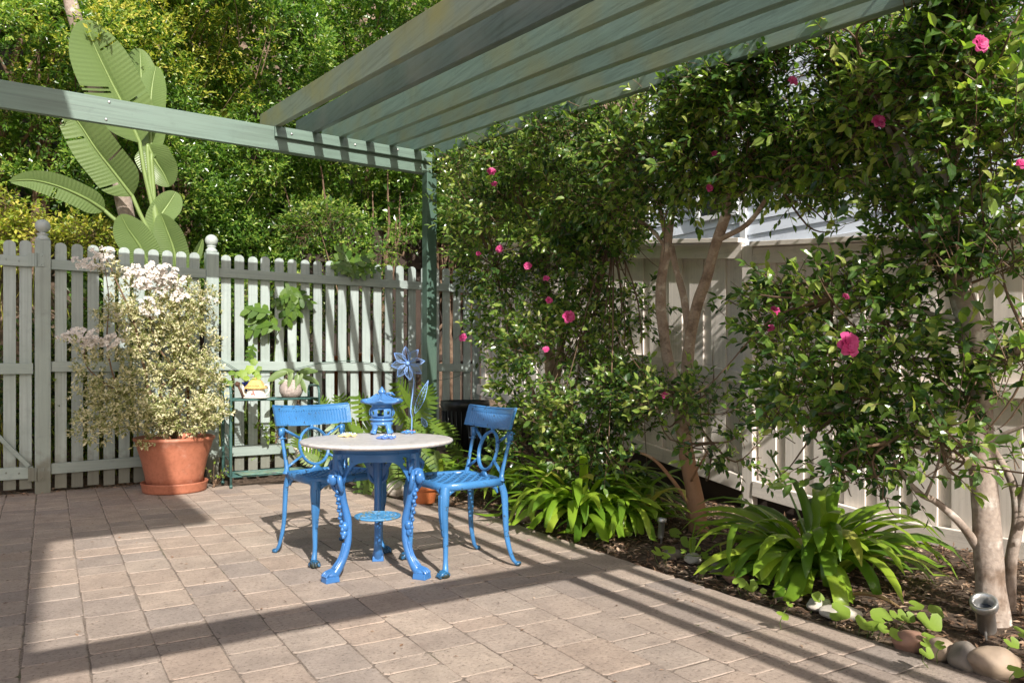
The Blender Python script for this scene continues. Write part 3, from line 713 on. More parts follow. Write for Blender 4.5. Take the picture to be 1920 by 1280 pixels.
for la in LA:
    c, s_ = math.cos(la), math.sin(la)
    def L(r, z, o=0): return Vector((TC.x+c*r-s_*o, TC.y+s_*r+c*o, z))
    l = MB()
    pts = bez([L(.215,TH_-.06),L(.225,.55),L(.213,.47),L(.192,.38),L(.172,.30),L(.165,.235),L(.172,.17),L(.198,.10),L(.232,.05),L(.252,.028)], 6)
    l.tube(pts, interp([(.030,.034),(.026,.030),(.023,.024),(.018,.019),(.020,.021),(.0155,.018),(.018,.019),(.021,.021),(.026,.026),(.03,.03)], len(pts)), 12, up=(c,s_,0))
    # figure: head, wings and garland down the front
    l.blob(L(.252,.505), (.026,.026,.034), 1, .1, 14, 10); l.blob(L(.272,.497), (.011,.009,.013), 2, .1, 8, 6)
    for k in range(7):
        a = PI*k/6; l.blob(L(.247,.527)+Vector((0,0,.012*math.sin(a)))+Vector((-s_,c,0))*.026*math.cos(a), (.011,.011,.012), k, .1, 8, 6)
    for sg in (-1,1):
        l.tube(bez([L(.225,.545,sg*.02),L(.238,.50,sg*.045),L(.225,.455,sg*.04),L(.21,.43,sg*.018)],5), interp([.010,.014,.012,.006],16), 8)
        l.tube(bez([L(.225,.60,sg*.01),L(.238,.575,sg*.05),L(.228,.53,sg*.055)],5), interp([.008,.011,.006],11), 8)
    for k in range(13):
        z = .44-.019*k; r_ = .215-.0026*k+.014; l.blob(L(r_, z, .006*(-1)**k), (.0125-.0003*k,.0125-.0003*k,.0115), k, .15, 8, 6)
    l.blob(L(.187,.262), (.022,.022,.026), 4, .15, 10, 8); l.blob(L(.19,.225), (.016,.016,.02), 5, .15, 10, 8)
    for k in (-1,0,1): l.tube(bez([L(.19,.18,k*.006),L(.212,.11,k*.009),L(.25,.06,k*.014)],5), .0055, 6)
    leg = l.build('leg', M_TABLE, tb, smooth=True)
    f = MB(); Mr = Matrix.Rotation(la, 3, 'Z')
    f.box(L(.265,.014), (.074,.062,.028), Mr, taper=.93)
    f.blob(L(.258,.036), (.038,.030,.022), 3, .05, 14, 8, Mr)
    for k in (-1,0,1): f.tube(bez([L(.25,.055,k*.012),L(.285,.044,k*.017),L(.300,.028,k*.018)],4), .0085, 7)
    f.build('paw_foot', M_TABLE, leg, smooth=False, bevel=.003)
sh = MB(); zs = .296; rs = .117
sh.lathe([(rs-.012,zs-.013),(rs,zs-.011),(rs+.002,zs-.005),(rs,zs),(rs-.012,zs+.002),(rs-.014,zs-.002),(rs-.014,zs-.013)], (TC.x,TC.y,0), 48, caps=False)
for rr_, w_ in ((.03,.005),(.06,.0045),(.085,.004)):
    sh.tube([(TC.x+rr_*math.cos(2*PI*k/30), TC.y+rr_*math.sin(2*PI*k/30), zs-.005) for k in range(30)], w_, 6, closed=True)
for k in range(18):
    a = 2*PI*k/18; sh.tube([(TC.x+r_*math.cos(a+tw), TC.y+r_*math.sin(a+tw), zs-.005) for r_, tw in ((.0,0),(.03,.05),(.06,.15),(.085,.05),(.11,0))], .0042, 6)
    sh.tube([(TC.x+.094*math.cos(a+.17)+.009*math.cos(q), TC.y+.094*math.sin(a+.17)+.009*math.sin(q), zs-.005) for q in [2*PI*j/10 for j in range(10)]], .003, 5, closed=True)
sh.build('shelf', M_SHELF, tb, smooth=True)
# ---- pagoda lantern
LZ = TH_+.001; lc = onZ(716, 813, LZ); lc = Vector((lc.x, lc.y, LZ))
ln = thing('garden_lantern', 'glossy blue ceramic pagoda lantern with pierced body, on the marble table', 'lantern', lc)
b_ = MB()
for k in range(4):
    a = R(20)+PI/2*k; d = Vector((math.cos(a), math.sin(a), 0))
    b_.tube(bez([lc+d*.066+Vector((0,0,.004)), lc+d*.056+Vector((0,0,.025)), lc+d*.048+Vector((0,0,.055))],5), interp([(.017,.02),(.012,.016),(.016,.022)],11), 8, up=d)
b_.lathe([(.03,.048),(.058,.05),(.062,.056),(.06,.066),(.055,.068),(.055,.074),(.065,.076),(.067,.082),(.062,.087),(.04,.088)], lc, 32)
b_.build('foot', M_LANT, ln, smooth=True)
# pierced body: shell with square windows left open
body = MB(); nn = 48; prof = [(.045,.088),(.058,.092),(.066,.101),(.069,.110),(.071,.119),(.070,.128),(.067,.137),(.061,.145),(.055,.150),(.056,.156)]
def brow(i0, rofs):
    return [[((r_-rofs)*math.cos(2*PI*j/nn), (r_-rofs)*math.sin(2*PI*j/nn), z) for j in range(nn)] for r_, z in prof]
o_ = brow(0,0); i_ = brow(0,.006); V = [Vector(p)+lc for row in o_+i_ for p in row]; fs = []; npf = len(prof)
def hole(r_, j):
    q = j % 16
    if q in (7,8): return r_ in (2,3,4,5) and (r_ != 20)
    if q in (4,5,10,11): return r_ in (3,4)
    if q in (0,15,14,1): return r_ in (2,3,4,5)
    return False
for r_ in range(npf-1):
    for j in range(nn):
        j2 = (j+1) % nn
        if hole(r_, j): continue
        a = r_*nn; fs.append((a+j,a+j2,a+nn+j2,a+nn+j)); b2 = npf*nn+a; fs.append((b2+j,b2+nn+j,b2+nn+j2,b2+j2))
        for (cond, e1, e2) in ((hole(r_,(j-1)%nn), a+j, a+nn+j), (hole(r_,j2), a+nn+j2, a+j2)):
            if cond: fs.append((e1, e2, e2+npf*nn, e1+npf*nn))
        if r_+1 < npf-1 and hole(r_+1, j): fs.append((a+nn+j, a+nn+j2, a+nn+j2+npf*nn, a+nn+j+npf*nn))
        if r_ > 0 and hole(r_-1, j): fs.append((a+j2, a+j, a+j+npf*nn, a+j2+npf*nn))
body.add(V, fs)
body.build('pierced_body', M_LANT, ln, smooth=False)
rf = MB(); nr = 48; V = []; rp = [(.050,.156,0),(.085,.166,.3),(.112,.172,1),(.116,.177,1),(.085,.184,.5),(.06,.196,.2),(.045,.206,.1),(.03,.214,0),(.016,.221,0),(.012,.225,0)]
for r_, z, wv in rp:
    for j in range(nr):
        a = 2*PI*j/nr; c6 = math.cos(6*a); V.append(lc+Vector((r_*(1+.07*wv*c6)*math.cos(a), r_*(1+.07*wv*c6)*math.sin(a), z+.012*wv*max(0,c6))))
rf.add(V, [(i*nr+j, i*nr+(j+1)%nr, (i+1)*nr+(j+1)%nr, (i+1)*nr+j) for i in range(len(rp)-1) for j in range(nr)])
for k in range(6):
    a = PI/3*k; pts = [lc+Vector((r_*math.cos(a), r_*math.sin(a), z)) for r_, z in ((.115,.189),(.085,.190),(.06,.200),(.03,.218))]
    rf.tube(pts, [.005,.0055,.006,.006], 7)
for k in range(80):
    a = random.uniform(0,2*PI); q = random.uniform(.2,.95); r_ = .03+.052*q; z = .2145-.029*q; rf.blob(lc+Vector((r_*math.cos(a), r_*math.sin(a), z)), (.003,.003,.0025), k, 0, 6, 4)
rf.lathe([(.014,.220),(.020,.226),(.022,.233),(.018,.240),(.010,.245),(.012,.249),(.006,.255),(.001,.262)], lc, 20)
rf.tube([lc+Vector((.018,-.01,.222)), lc+Vector((.05,-.02,.224)), lc+Vector((.07,-.02,.210))], [.006,.007,.004], 7)
rf.build('roof', M_LANT, ln, smooth=True)
# ---- small ceramic lizards on the table
def lizard(label, px, py, col, col2, ang, sc=1.0, extra=None):
    p = onZ(px, py, LZ); m1 = plain(col[0], col[1], .25, .2, 60); m2 = plain(col2[0], col2[1], .25, .1, 60)
    t = thing('ceramic_lizard', label, 'ornament', (p.x,p.y,LZ), ang, 'ceramic lizards lying on the marble table')
    M = world_of(t); k = sc
    b = MB(); pts = bez([(-.045*k,.010*k,.006),(-.028*k,-.004*k,.009),(0,0,.012),(.02*k,.004*k,.012),(.036*k,0,.010)],5)
    b.tube(pts, interp([.003*k,.007*k,.0125*k,.009*k,.0075*k],21), 9); b.blob((.043*k,0,.011),(.013*k,.010*k,.008*k),1,.05,10,7)
    for q in range(6): b.blob((-.02*k+.009*k*q,.002*k,.0215*min(1,k)), (.004*k,.005*k,.004*k), q, .1, 6, 5, mi=1)
    b.blob((.042*k,.0,.018),(.008*k,.006*k,.004*k),1,.05,8,5,mi=1)
    b.v = [tuple(M @ Vector(q)) for q in b.v]; b.build('body', [m1,m2], t, smooth=True)
    for (x,s_) in ((.020,1),(.020,-1),(-.018,1),(-.018,-1)):
        l = MB(); l.tube([(x*k,s_*.006*k,.010),(x*k+.006*k,s_*.018*k,.009),(x*k+.014*k,s_*.026*k,.004)], [.0045*k,.004*k,.004*k], 7)
        for q in (-1,0,1): l.tube([(x*k+.014*k,s_*.026*k,.004),(x*k+.02*k,s_*(.026+.005*q)*k,.003)], .0018*k, 5)
        l.v = [tuple(M @ Vector(q)) for q in l.v]; l.build('leg', m2 if s_ > 0 else m1, t, smooth=True)
lizard('cream and pale blue ceramic lizard at the left of the lantern', 650, 819, ('cream_glaze',(.75,.6,.28)), ('pale_blue_glaze',(.35,.5,.75)), R(-10))
lizard('blue and white marbled ceramic lizard in front of the lantern', 722, 823, ('blue_marbled_glaze',(.10,.2,.55)), ('white_glaze',(.7,.72,.8)), R(-25))
lizard('blue ceramic lizard with red back, right of the lantern', 764, 813, ('mid_blue_glaze',(.07,.22,.5)), ('red_glaze',(.5,.08,.04)), R(-35), .85)
# ---- wire flower stake
M_WIRE = plain('pale_blue_wire', (.20,.36,.72), .35, .1)
fy = 5.55
fs_ = thing('flower_stake', 'pale blue wire flower garden stake beside the pergola post', 'garden stake', onZ(779, 905+0, .0))
fc = onY(765, 681, fy)
right = Vector((CA,-SA,0)); up = Vector((0,0,1)); nrm = Vector((-SA,-CA,0))
st = MB(); base = onY(762, 890, fy)
pts = bez([Vector((base.x,base.y,.0)), onY(772,800,fy), onY(770,770,fy), onY(774,735,fy), onY(776,710,fy), onY(768,688,fy)],6); st.tube(pts, .0055, 7); st.build('stem', M_WIRE, fs_, smooth=True)
pxm = 1/F*fc.length*1.0
for k in range(8):
    a = R(90)+k*PI/4*1.0 + R(8); d = right*math.cos(a)+up*math.sin(a); e = -right*math.sin(a)+up*math.cos(a)
    p = MB(); Lp = .125; Wp = .036
    def pet(w_, r_=.0022):
        pts = [fc + d*(.012+Lp*t) + e*w_*math.sin(PI*t**.85) + nrm*(.028*math.sin(PI*t*.9)) for t in [i/12 for i in range(13)]]
        p.tube(pts, r_, 5)
    pet(Wp*.9,.0024); pet(-Wp*.9,.0024)
    for q in (.3,.65): pet(Wp*.9*q,.0011); pet(-Wp*.9*q,.0011)
    p.build('petal', M_WIRE, fs_, smooth=True)
MB().blob(fc+nrm*.012, (.019,.019,.019), 0, 0, 14, 9).build('flower_centre', M_WIRE, fs_, smooth=True)
def wleaf(tip, base_, wd):
    l = MB(); a = onY(*base_, fy); b = onY(*tip, fy); d = b-a; e = d.cross(nrm).normalized()
    for s_ in (-1,1):
        l.tube([a + d*t + e*s_*wd*math.sin(PI*t**.8) for t in [i/12 for i in range(13)]], .003, 5)
        for q in range(1,9):
            t = q/10; l.tube([a+d*t, a+d*(t+.09)+e*s_*wd*math.sin(PI*(t+.09)**.8)], .0013, 4)
    l.tube([a,b], .0016, 4); l.build('leaf', M_WIRE, fs_, smooth=True)
wleaf((803,713),(778,775),.028); wleaf((790,782),(800,800),.02)
# ---- plant pots and stand
M_STAND = plain('green_enamel_steel', (.05,.12,.11), .4, .25, 30)
sp = thing('plant_stand', 'dark green metal two-tier wire plant stand by the fence', 'plant stand', (2.0,7.1,0))
y0, y1, x0, x1 = 6.95, 7.25, 1.63, 2.42; zt1 = .77; zl = .10
for yy in (y0,y1):
    for sx, xx in ((1,x0),(-1,x1)):
        m_ = MB(); m_.tube([(xx,yy,.0),(xx,yy,.4),(xx,yy,zt1+.05),(xx,yy,zt1+.075)], .011, 8); m_.lathe([(.013,0),(.015,.02),(.012,.03)], (xx,yy,0), 10); m_.build('leg', M_STAND, sp, smooth=True)
for xx, sx in ((x0,1),(x1,-1)):
    m_ = MB(); m_.tube(bez([(xx,y0,zt1+.07),(xx,y0+.02,zt1+.105),(xx,y0+.06,zt1+.118),(xx,y1-.06,zt1+.118),(xx,y1-.02,zt1+.105),(xx,y1,zt1+.07)],5), .011, 8); m_.build('handle', M_STAND, sp, smooth=True)
    m_ = MB(); m_.tube([(xx,y0+.06,.0+.1),(xx,y0+.06,zt1)], .003, 6); m_.tube([(xx,y1-.06,.1),(xx,y1-.06,zt1)], .003, 6)
    for k in range(6): z=.14+k*.1; m_.tube([(xx,y0+.06,z),(xx,y1-.06,z+.04)], .003, 6); m_.tube([(xx,y0,z+.05),(xx,y0+.06,z)], .003, 6)
    m_.build('side_lattice', M_STAND, sp, smooth=True)
for zz in (zt1, zl):
    m_ = MB()
    for yy in (y0,y1): m_.tube([(x0,yy,zz),(x1,yy,zz)], .010, 8)
    for xx in (x0,x1): m_.tube([(xx,y0,zz),(xx,y1,zz)], .008, 8)
    for k in range(1,9): yy = y0+(y1-y0)*k/9; m_.tube([(x0,yy,zz-.002),(x1,yy,zz-.002)], .0028, 6)
    for k in range(1,6): xx = x0+(x1-x0)*k/6; m_.tube([(xx,y0,zz-.006),(xx,y1,zz-.006)], .0028, 6)
    m_.build('shelf', M_STAND, sp, smooth=True)
# printed tray on the lower shelf
m_ = MB(); a = onZ(452,888,zl+.012); 
m_.box((2.02,7.05,zl+.012),(.62,.23,.006), Matrix.Rotation(R(3),3,'Z'))
mm, nt, b = newmat('printed_tray'); tc = nt.node('ShaderNodeTexCoord'); n_ = nt.node('ShaderNodeTexNoise', Scale=9.0, Detail=6.0, Distortion=1.0); nt.link(tc.outputs['Object'], n_.inputs['Vector'])
nt.link(ramp(nt, n_.outputs[0], [(.3,(.2,.16,.22)),(.42,(.12,.22,.12)),(.5,(.16,.32,.30)),(.6,(.3,.38,.2)),(.7,(.25,.2,.24))]), b.inputs['Base Color']); b.inputs['Roughness'].default_value=.35
tag(m_.build('printed_tray', mm, bevel=.002), 'flat green and purple printed tray on the bottom shelf of the plant stand', 'tray')
# big terracotta pot
pc = Vector((1.20,7.10,0))
tp = thing('terracotta_pot', 'big terracotta-coloured plastic pot with saucer holding the variegated azalea', 'plant pot', pc)
Rr = .315
MB().lathe([(.205,.03),(.218,.032),(.235,.14),(.262,.27),(.292,.37),(.310,.432),(.322,.440),(.326,.452),(.322,.464),(.308,.468),(.298,.462),(.290,.42),(.001,.40)], pc, 56).build('pot', M_TERRA, tp, smooth=True)
MB().lathe([(.235,.0),(.252,.003),(.256,.02),(.266,.072),(.270,.082),(.264,.086),(.256,.080),(.248,.02),(.001,.015)], pc, 56).build('saucer', M_TERRA, tp, smooth=True)
MB().lathe([(.289,.418),(.15,.432),(.001,.436)], pc, 30, caps=False).build('potting_soil', M_SOIL, tp, smooth=True)
# blue pot
q = onY(470, 742, 7.12); bp_ = thing('blue_pot', 'glossy cobalt blue pot with a geranium, behind the cottage teapot', 'plant pot', (q.x,q.y,zt1+.01))
M_COB = plain('cobalt_glaze', (.02,.035,.42), .15, .1)
MB().lathe([(.045,0),(.05,.004),(.064,.09),(.072,.115),(.078,.118),(.080,.14),(.076,.144),(.070,.14),(.066,.12),(.001,.115)], (q.x,q.y,zt1+.01), 32).build('pot', M_COB, bp_, smooth=True)
BLUEPOT = Vector((q.x,q.y,zt1+.15))
# stone pot
q = onY(546, 742, 7.1); sp_ = thing('stone_pot', 'rounded grey stone-look pot with arching strap leaves, right on the plant stand', 'plant pot', (q.x,q.y,zt1+.01))
M_STONEP = plain('speckled_stoneware', (.40,.34,.31), .8, .3, 60, bump=.3, bscale=80)
MB().lathe([(.06,0),(.085,.006),(.105,.05),(.108,.09),(.100,.135),(.09,.16),(.082,.162),(.086,.13),(.001,.12)], (q.x,q.y,zt1+.01), 36).build('pot', M_STONEP, sp_, smooth=True)
STONEPOT = Vector((q.x,q.y,zt1+.15))
# cottage teapot
q = onY(480, 747, 7.02); tz = zt1+.012
te = thing('cottage_teapot', 'cottage-shaped ceramic teapot with yellow roof and pink roses, on the plant stand', 'teapot', (q.x,q.y,tz), R(-33.3))
M_CREAM = plain('cream_ceramic', (.80,.76,.68), .2, .06); M_ROOF = plain('straw_glaze', (.72,.47,.17), .3, .15, 40)
M_ROSE = plain('rose_glaze', (.6,.22,.2), .3, .3, 90); M_VINE = plain('dark_vine_glaze', (.12,.14,.06), .3, .3, 90); M_BROWN = plain('dried_seed_head', (.10,.05,.03), .8, .3)
Mt = world_of(te)
def TW(mb): mb.v = [tuple(Mt @ Vector(p)) for p in mb.v]; return mb
def sq(prof, n=32, pw=.62):
    mb = MB(); V = []
    for r_, z, ax, ay in prof:
        for j in range(n):
            a = 2*PI*j/n; cx_ = math.copysign(abs(math.cos(a))**pw, math.cos(a)); sy_ = math.copysign(abs(math.sin(a))**pw, math.sin(a))
            V.append((r_*ax*cx_, r_*ay*sy_, z))
    k = len(prof); mb.add(V, [(i*n+j, i*n+(j+1)%n, (i+1)*n+(j+1)%n, (i+1)*n+j) for i in range(k-1) for j in range(n)]+[tuple(range(n))[::-1], tuple((k-1)*n+j for j in range(n))]); return mb
b_ = sq([(.075,0,1.15,.9),(.098,.004,1.2,.9),(.098,.010,1.2,.9),(.082,.016,1.1,.85),(.080,.03,1,.85),(.072,.07,1,.85),(.064,.098,1,.85)])
TW(b_).build('body', M_CREAM, te, smooth=True)
b_ = sq([(.070,.082,1.1,.95),(.088,.084,1.08,.98),(.090,.094,1.06,.98),(.066,.128,1.0,.9),(.050,.155,1.0,.85),(.046,.162,.9,.8)])
b_.box((-.012,0,.172),(.03,.028,.022)); TW(b_).build('roof_lid', M_ROOF, te, smooth=False, bevel=.002)
b_ = MB(); b_.tube(bez([(-.062,0,.022),(-.095,0,.035),(-.112,0,.075),(-.122,0,.115),(-.136,0,.122)],5), interp([.022,.019,.014,.011,.010],21), 10); TW(b_).build('spout', M_CREAM, te, smooth=True)
b_ = MB(); b_.tube(bez([(.068,0,.03),(.095,0,.035),(.118,0,.07),(.112,0,.11),(.088,0,.118),(.066,0,.105)],5), .0065, 8); TW(b_).build('handle', M_CREAM, te, smooth=True)
b_ = MB()
for k in range(9):
    b_.tube([(-.048+.012*k+.010*math.cos(t), -.0790+.004*abs(k-4)*.1, .098+.012*math.sin(t)*(1+.4*(-1)**k)) for t in [PI*2*j/8 for j in range(8)]], .0016, 5, closed=True)
TW(b_).build('vine_relief', M_VINE, te, smooth=True)
b_ = MB()
for k in range(14): b_.blob((random.uniform(-.02,.015), -.073, random.uniform(.015,.065)), (.006,.004,.005), k, .2, 7, 5)
TW(b_).build('rose_relief', M_ROSE, te, smooth=True)
q = onY(445, 720, 7.0); b_ = MB(); b_.blob(q, (.022,.022,.022), 3, .5, 14, 10, fr=4); b_.tube([q, q+Vector((.03,.0,-.06)), q+Vector((.06,.02,-.13))], [.010,.012,.012], 8)
tag(b_.build('bird_ornament', M_BROWN, smooth=True), 'small brown rusty knob ornament leaning at the left of the cottage teapot', 'ornament')
# orange pot under the right chair
q = onZ(806, 945); 
op = thing('small_pot', 'small bright orange terracotta pot on the ground behind the right chair', 'plant pot', (q.x,q.y+.09,0))
MB().lathe([(.075,0),(.08,.004),(.10,.10),(.104,.105),(.118,.106),(.122,.14),(.118,.144),(.108,.142),(.104,.12),(.001,.115)], (q.x,q.y+.09,0), 36).build('pot', M_TERRA2, op, smooth=True)
q = onY(830, 900, 6.35); q2 = onZ(655, 900)
# black tubs behind the right chair
for i,(px, yy, r_, h_, lab) in enumerate(((872,6.75,.24,.50,'big black plastic tub with ribbed rim in the shaded corner behind the right chair'),(915,6.35,.2,.42,'smaller black plastic tub standing before the big one in the shaded corner'))):
    q = onY(px, 800, yy); z0 = bedz(q.x, yy)-.02
    t = thing('black_tub', lab, 'tub', (q.x,yy,z0), 0, 'black tubs in the corner')
    MB().lathe([(r_*.8,0),(r_*.82,.01),(r_*.93,h_*.8),(r_*1.0,h_*.86),(r_*1.04,h_*.9),(r_*1.03,h_),(r_*.97,h_),(r_*.9,h_*.85),(.001,h_*.82)], (q.x,yy,z0), 40).build('tub', M_BLACK, t, smooth=True)
    m_ = MB()
    for k in range(28): a = 2*PI*k/28; m_.tube([(q.x+r_*.86*math.cos(a), yy+r_*.86*math.sin(a), z0+.05),(q.x+r_*.965*math.cos(a), yy+r_*.965*math.sin(a), z0+h_*.8)], .008, 6)
    m_.build('rib', M_BLACK, t, smooth=True)
# terracotta pipes behind the fence
for i,(px, y_a, y_b, lab) in enumerate(((632,667,740,'tall orange terracotta pipe behind the fence gaps, leftmost of three'),(677,662,728,'rusty orange terracotta pipe behind the fence, middle of three'),(696,664,690,'orange terracotta pipe behind the fence, rightmost of three'))):
    q = onY(px, y_a, 7.9); t = tag(MB().lathe([(.035,0),(.035,q.z-.03),(.042,q.z-.03),(.042,q.z),(.034,q.z),(.034,q.z-.2),(.001,q.z-.2)], (q.x,7.9,0), 18).build('clay_pipe', M_TERRA2, smooth=True), lab, 'pipe', 'clay pipes behind the picket fence')
q = onY(351, 690, 7.85); tag(MB().lathe([(.05,0),(.05,1.38),(.001,1.38)], (q.x,7.85,0), 18).build('clay_pipe', M_TERRA2, smooth=True), 'red clay pipe behind the fence seen through the azalea', 'pipe')
# garden spot lamps
def spot(label, base, tip_dir, r_=.034, L_=.10):
    t = thing('spot_lamp', label, 'garden lamp', base, 0, 'steel garden spot lamps in the bed')
    d = Vector(tip_dir).normalized(); q = d.to_track_quat('Z','Y').to_matrix(); c0 = Vector(base)+Vector((0,0,.09))
    MB().lathe([(.001,-L_*.6),(r_*.6,-L_*.6),(r_*.72,-L_*.5),(r_*.75,L_*.35),(r_*1.0,L_*.36),(r_*1.06,L_*.42),(r_*1.06,L_*.6),(r_*.95,L_*.62),(r_*.80,L_*.61),(r_*.7,L_*.45),(r_*.6,L_*.2)], c0, 32, q, caps=False).build('barrel', M_STEEL, t, smooth=True)
    MB().lathe([(.001,L_*.30),(r_*.74,L_*.30)], c0, 24, q, caps=False).build('lens', M_GLASS, t, smooth=True)
    m_ = MB(); m_.tube([Vector(base)+Vector((0,0,-.05)), Vector(base)+Vector((.0,.0,.05)), c0-d*.01], .006, 8); m_.build('spike', M_STEEL, t, smooth=True)
q = onZ(1848, 1198, -.01); spot('brushed steel garden spotlight tilted up beside the pale trunk, bottom right', q, (-.55,-.15,1), .046, .13)
q = onZ(1240, 1018, -.0); spot('small steel garden spotlight under the strap leaves beside the brown trunk', q, (.1,0,1), .026, .10)
# cushion / sack behind left chair
mm, nt, b = newmat('canvas_sack'); tc = nt.node('ShaderNodeTexCoord'); sx_ = nt.node('ShaderNodeSeparateXYZ'); nt.link(tc.outputs['Object'], sx_.inputs[0])
mt_ = nt.node('ShaderNodeMath', operation='ABSOLUTE'); nt.link(sx_.outputs[0], mt_.inputs[0])
nt.link(ramp(nt, mt_.outputs[0], [(0,(.2,.17,.17)),(.022,(.25,.21,.21)),(.03,(.62,.55,.46)),(1,(.62,.55,.46))]), b.inputs['Base Color']); b.inputs['Roughness'].default_value=.9
q = onY(585, 870, 7.2); o = MB()
o.blob((0,0,0),(.17,.13,.085),2,.25,28,18,fr=2.2)
ob = o.build('canvas_sack', mm, smooth=True); ob.location = (q.x, 7.25, .2); ob.rotation_euler = (R(20),R(38),R(-20)); tag(ob, 'cream canvas sack with a dark stripe slumped behind the left chair', 'sack')
# rocks
M_ROCKW = plain('pale_rock', (.52,.47,.40), .85, .25, 14, bump=.4, bscale=30)
M_STONE = plain('brown_river_stone', (.33,.25,.18), .65, .25, 9, bump=.15, bscale=50)
M_STONE2 = plain('grey_river_stone', (.22,.19,.16), .65, .3, 9, bump=.15, bscale=50)
M_STONE3 = plain('reddish_river_stone', (.30,.17,.12), .65, .25, 9, bump=.15, bscale=50)
def stone(nm, px, py, r, label, mat, seed, rz=0, cat='stone', grp='river stones edging the garden bed', amp=.25, z=-.01):
    q = onZ(px, py, r[2]*.6+z); o = MB(); o.blob((0,0,0), r, seed, amp, 22, 14, fr=1.3); ob = o.build(nm, mat, smooth=True)
    ob.location = (q.x,q.y,z+r[2]*.72); ob.rotation_euler = (0,0,rz); tag(ob, label, cat, grp)
stone('river_stone',1862,1246,(.088,.062,.055),'largest tan river stone, at the bottom right corner of the bed',M_STONE,1,R(-40))
stone('river_stone',1812,1236,(.06,.055,.052),'grey-brown chipped river stone left of the largest one',M_STONE2,2,R(20))
stone('river_stone',1762,1222,(.062,.052,.045),'tan river stone under a small yellow-green leaf, bottom right',M_STONE,3,R(-30))
stone('river_stone',1706,1206,(.062,.045,.045),'reddish river stone right of the kidney leaves',M_STONE3,4,R(-50))
stone('river_stone',1577,1150,(.085,.045,.032),'long pale river stone beside the tall strap leaf tips',M_ROCKW,5,R(-50))
stone('river_stone',1535,1135,(.06,.045,.03),'pale flat river stone left of the long pale one',M_ROCKW,6,R(-20))
stone('river_stone',1478,1118,(.07,.05,.03),'tan flat stone below the big strap-leaved clump',M_STONE,7,R(-30))
stone('river_stone',1378,1082,(.065,.05,.035),'reddish-brown stone at the foot of the strap-leaved clump',M_STONE3,8,R(-30))
stone('river_stone',1345,1068,(.05,.045,.032),'blue-grey stone at the left foot of the strap-leaved clump',M_STONE2,9,R(10))
stone('river_stone',1300,1048,(.05,.045,.03),'grey flat stone right of the brown trunk base',M_ROCKW,10,R(0))
stone('river_stone',1262,1040,(.055,.045,.03),'grey-brown stone in front of the brown trunk',M_STONE2,11,R(-20))
stone('river_stone',985,968,(.085,.06,.05),'rounded tan stone right of the right chair leg',M_STONE,12,R(10))
stone('river_stone',955,958,(.06,.05,.04),'small brown stone beside the right chair leg',M_STONE2,13,R(0))
stone('river_stone',745,918,(.10,.07,.07),'pale boulder behind the table legs',M_ROCKW,14,R(0))
stone('river_stone',712,925,(.07,.06,.055),'dark grey rock behind the table shelf',M_STONE2,15,R(30))
stone('pale_rock',459,868,(.09,.05,.075),'upright white rock at the fence foot behind the plant stand',M_ROCKW,16,R(10),'rock','pale rocks behind the plant stand',.5,.0)
stone('pale_rock',500,872,(.13,.05,.055),'long cream rock between the white rock and the sack',M_ROCKW,17,R(5),'rock','pale rocks behind the plant stand',.5,.0)
stone('pale_rock',520,852,(.09,.05,.06),'pale rock under the fence beside the sack',M_ROCKW,18,R(5),'rock','pale rocks behind the plant stand',.5,.04)
stone('pale_rock',575,888,(.12,.06,.05),'flat pale rock in front of the sack',M_ROCKW,19,R(15),'rock','pale rocks behind the plant stand',.5,.0)
# ================= plants
RIGHT = np.array([CA,-SA,0.]); DEEP = np.array([SA,CA,0.]); UP = np.array([0,0,1.])
T_CAM = (np.array([(0,0,0),(.32,0,-.03),(.7,0,-.035),(1,0,-.13),(.30,-.46,.07),(.68,-.40,.03),(.30,.46,.07),(.68,.40,.03)]),
         [(0,4,1),(1,4,5,2),(2,5,3),(0,1,6),(1,2,7,6),(2,3,7)])
T_SM = (np.array([(0,0,0),(.5,-.5,.06),(1,0,-.06),(.5,.5,.06),(.5,0,-.02)]), [(0,1,4),(4,1,2),(0,4,3),(4,2,3)])
T_DI = (np.array([(0,0,0),(.5,-.5,.08),(1,0,-.08),(.5,.5,.08)]), [(0,1,2),(0,2,3)])
def norm(a): return a/np.maximum(np.linalg.norm(a, axis=-1, keepdims=True), 1e-9)
def leaves(mb, P, A, N, L, W, T):
    A = norm(A); N = norm(N - A*np.sum(N*A, -1, keepdims=True)); B = np.cross(A, N)
    tv, tf = T; L = np.asarray(L)[:,None,None]; W = np.asarray(W)[:,None,None]
    V = P[:,None,:] + A[:,None,:]*tv[None,:,0:1]*L + B[:,None,:]*tv[None,:,1:2]*W + N[:,None,:]*tv[None,:,2:3]*L
    k = tv.shape[0]; o = len(mb.v); n = len(P)
    mb.v.extend(map(tuple, V.reshape(-1,3).tolist()))
    offs = (np.arange(n)*k+o)
    for f in tf:
        F_ = (offs[:,None] + np.array(f)[None,:]).tolist(); mb.f.extend(map(tuple, F_))
    mb.m.extend([0]*(n*len(tf)))
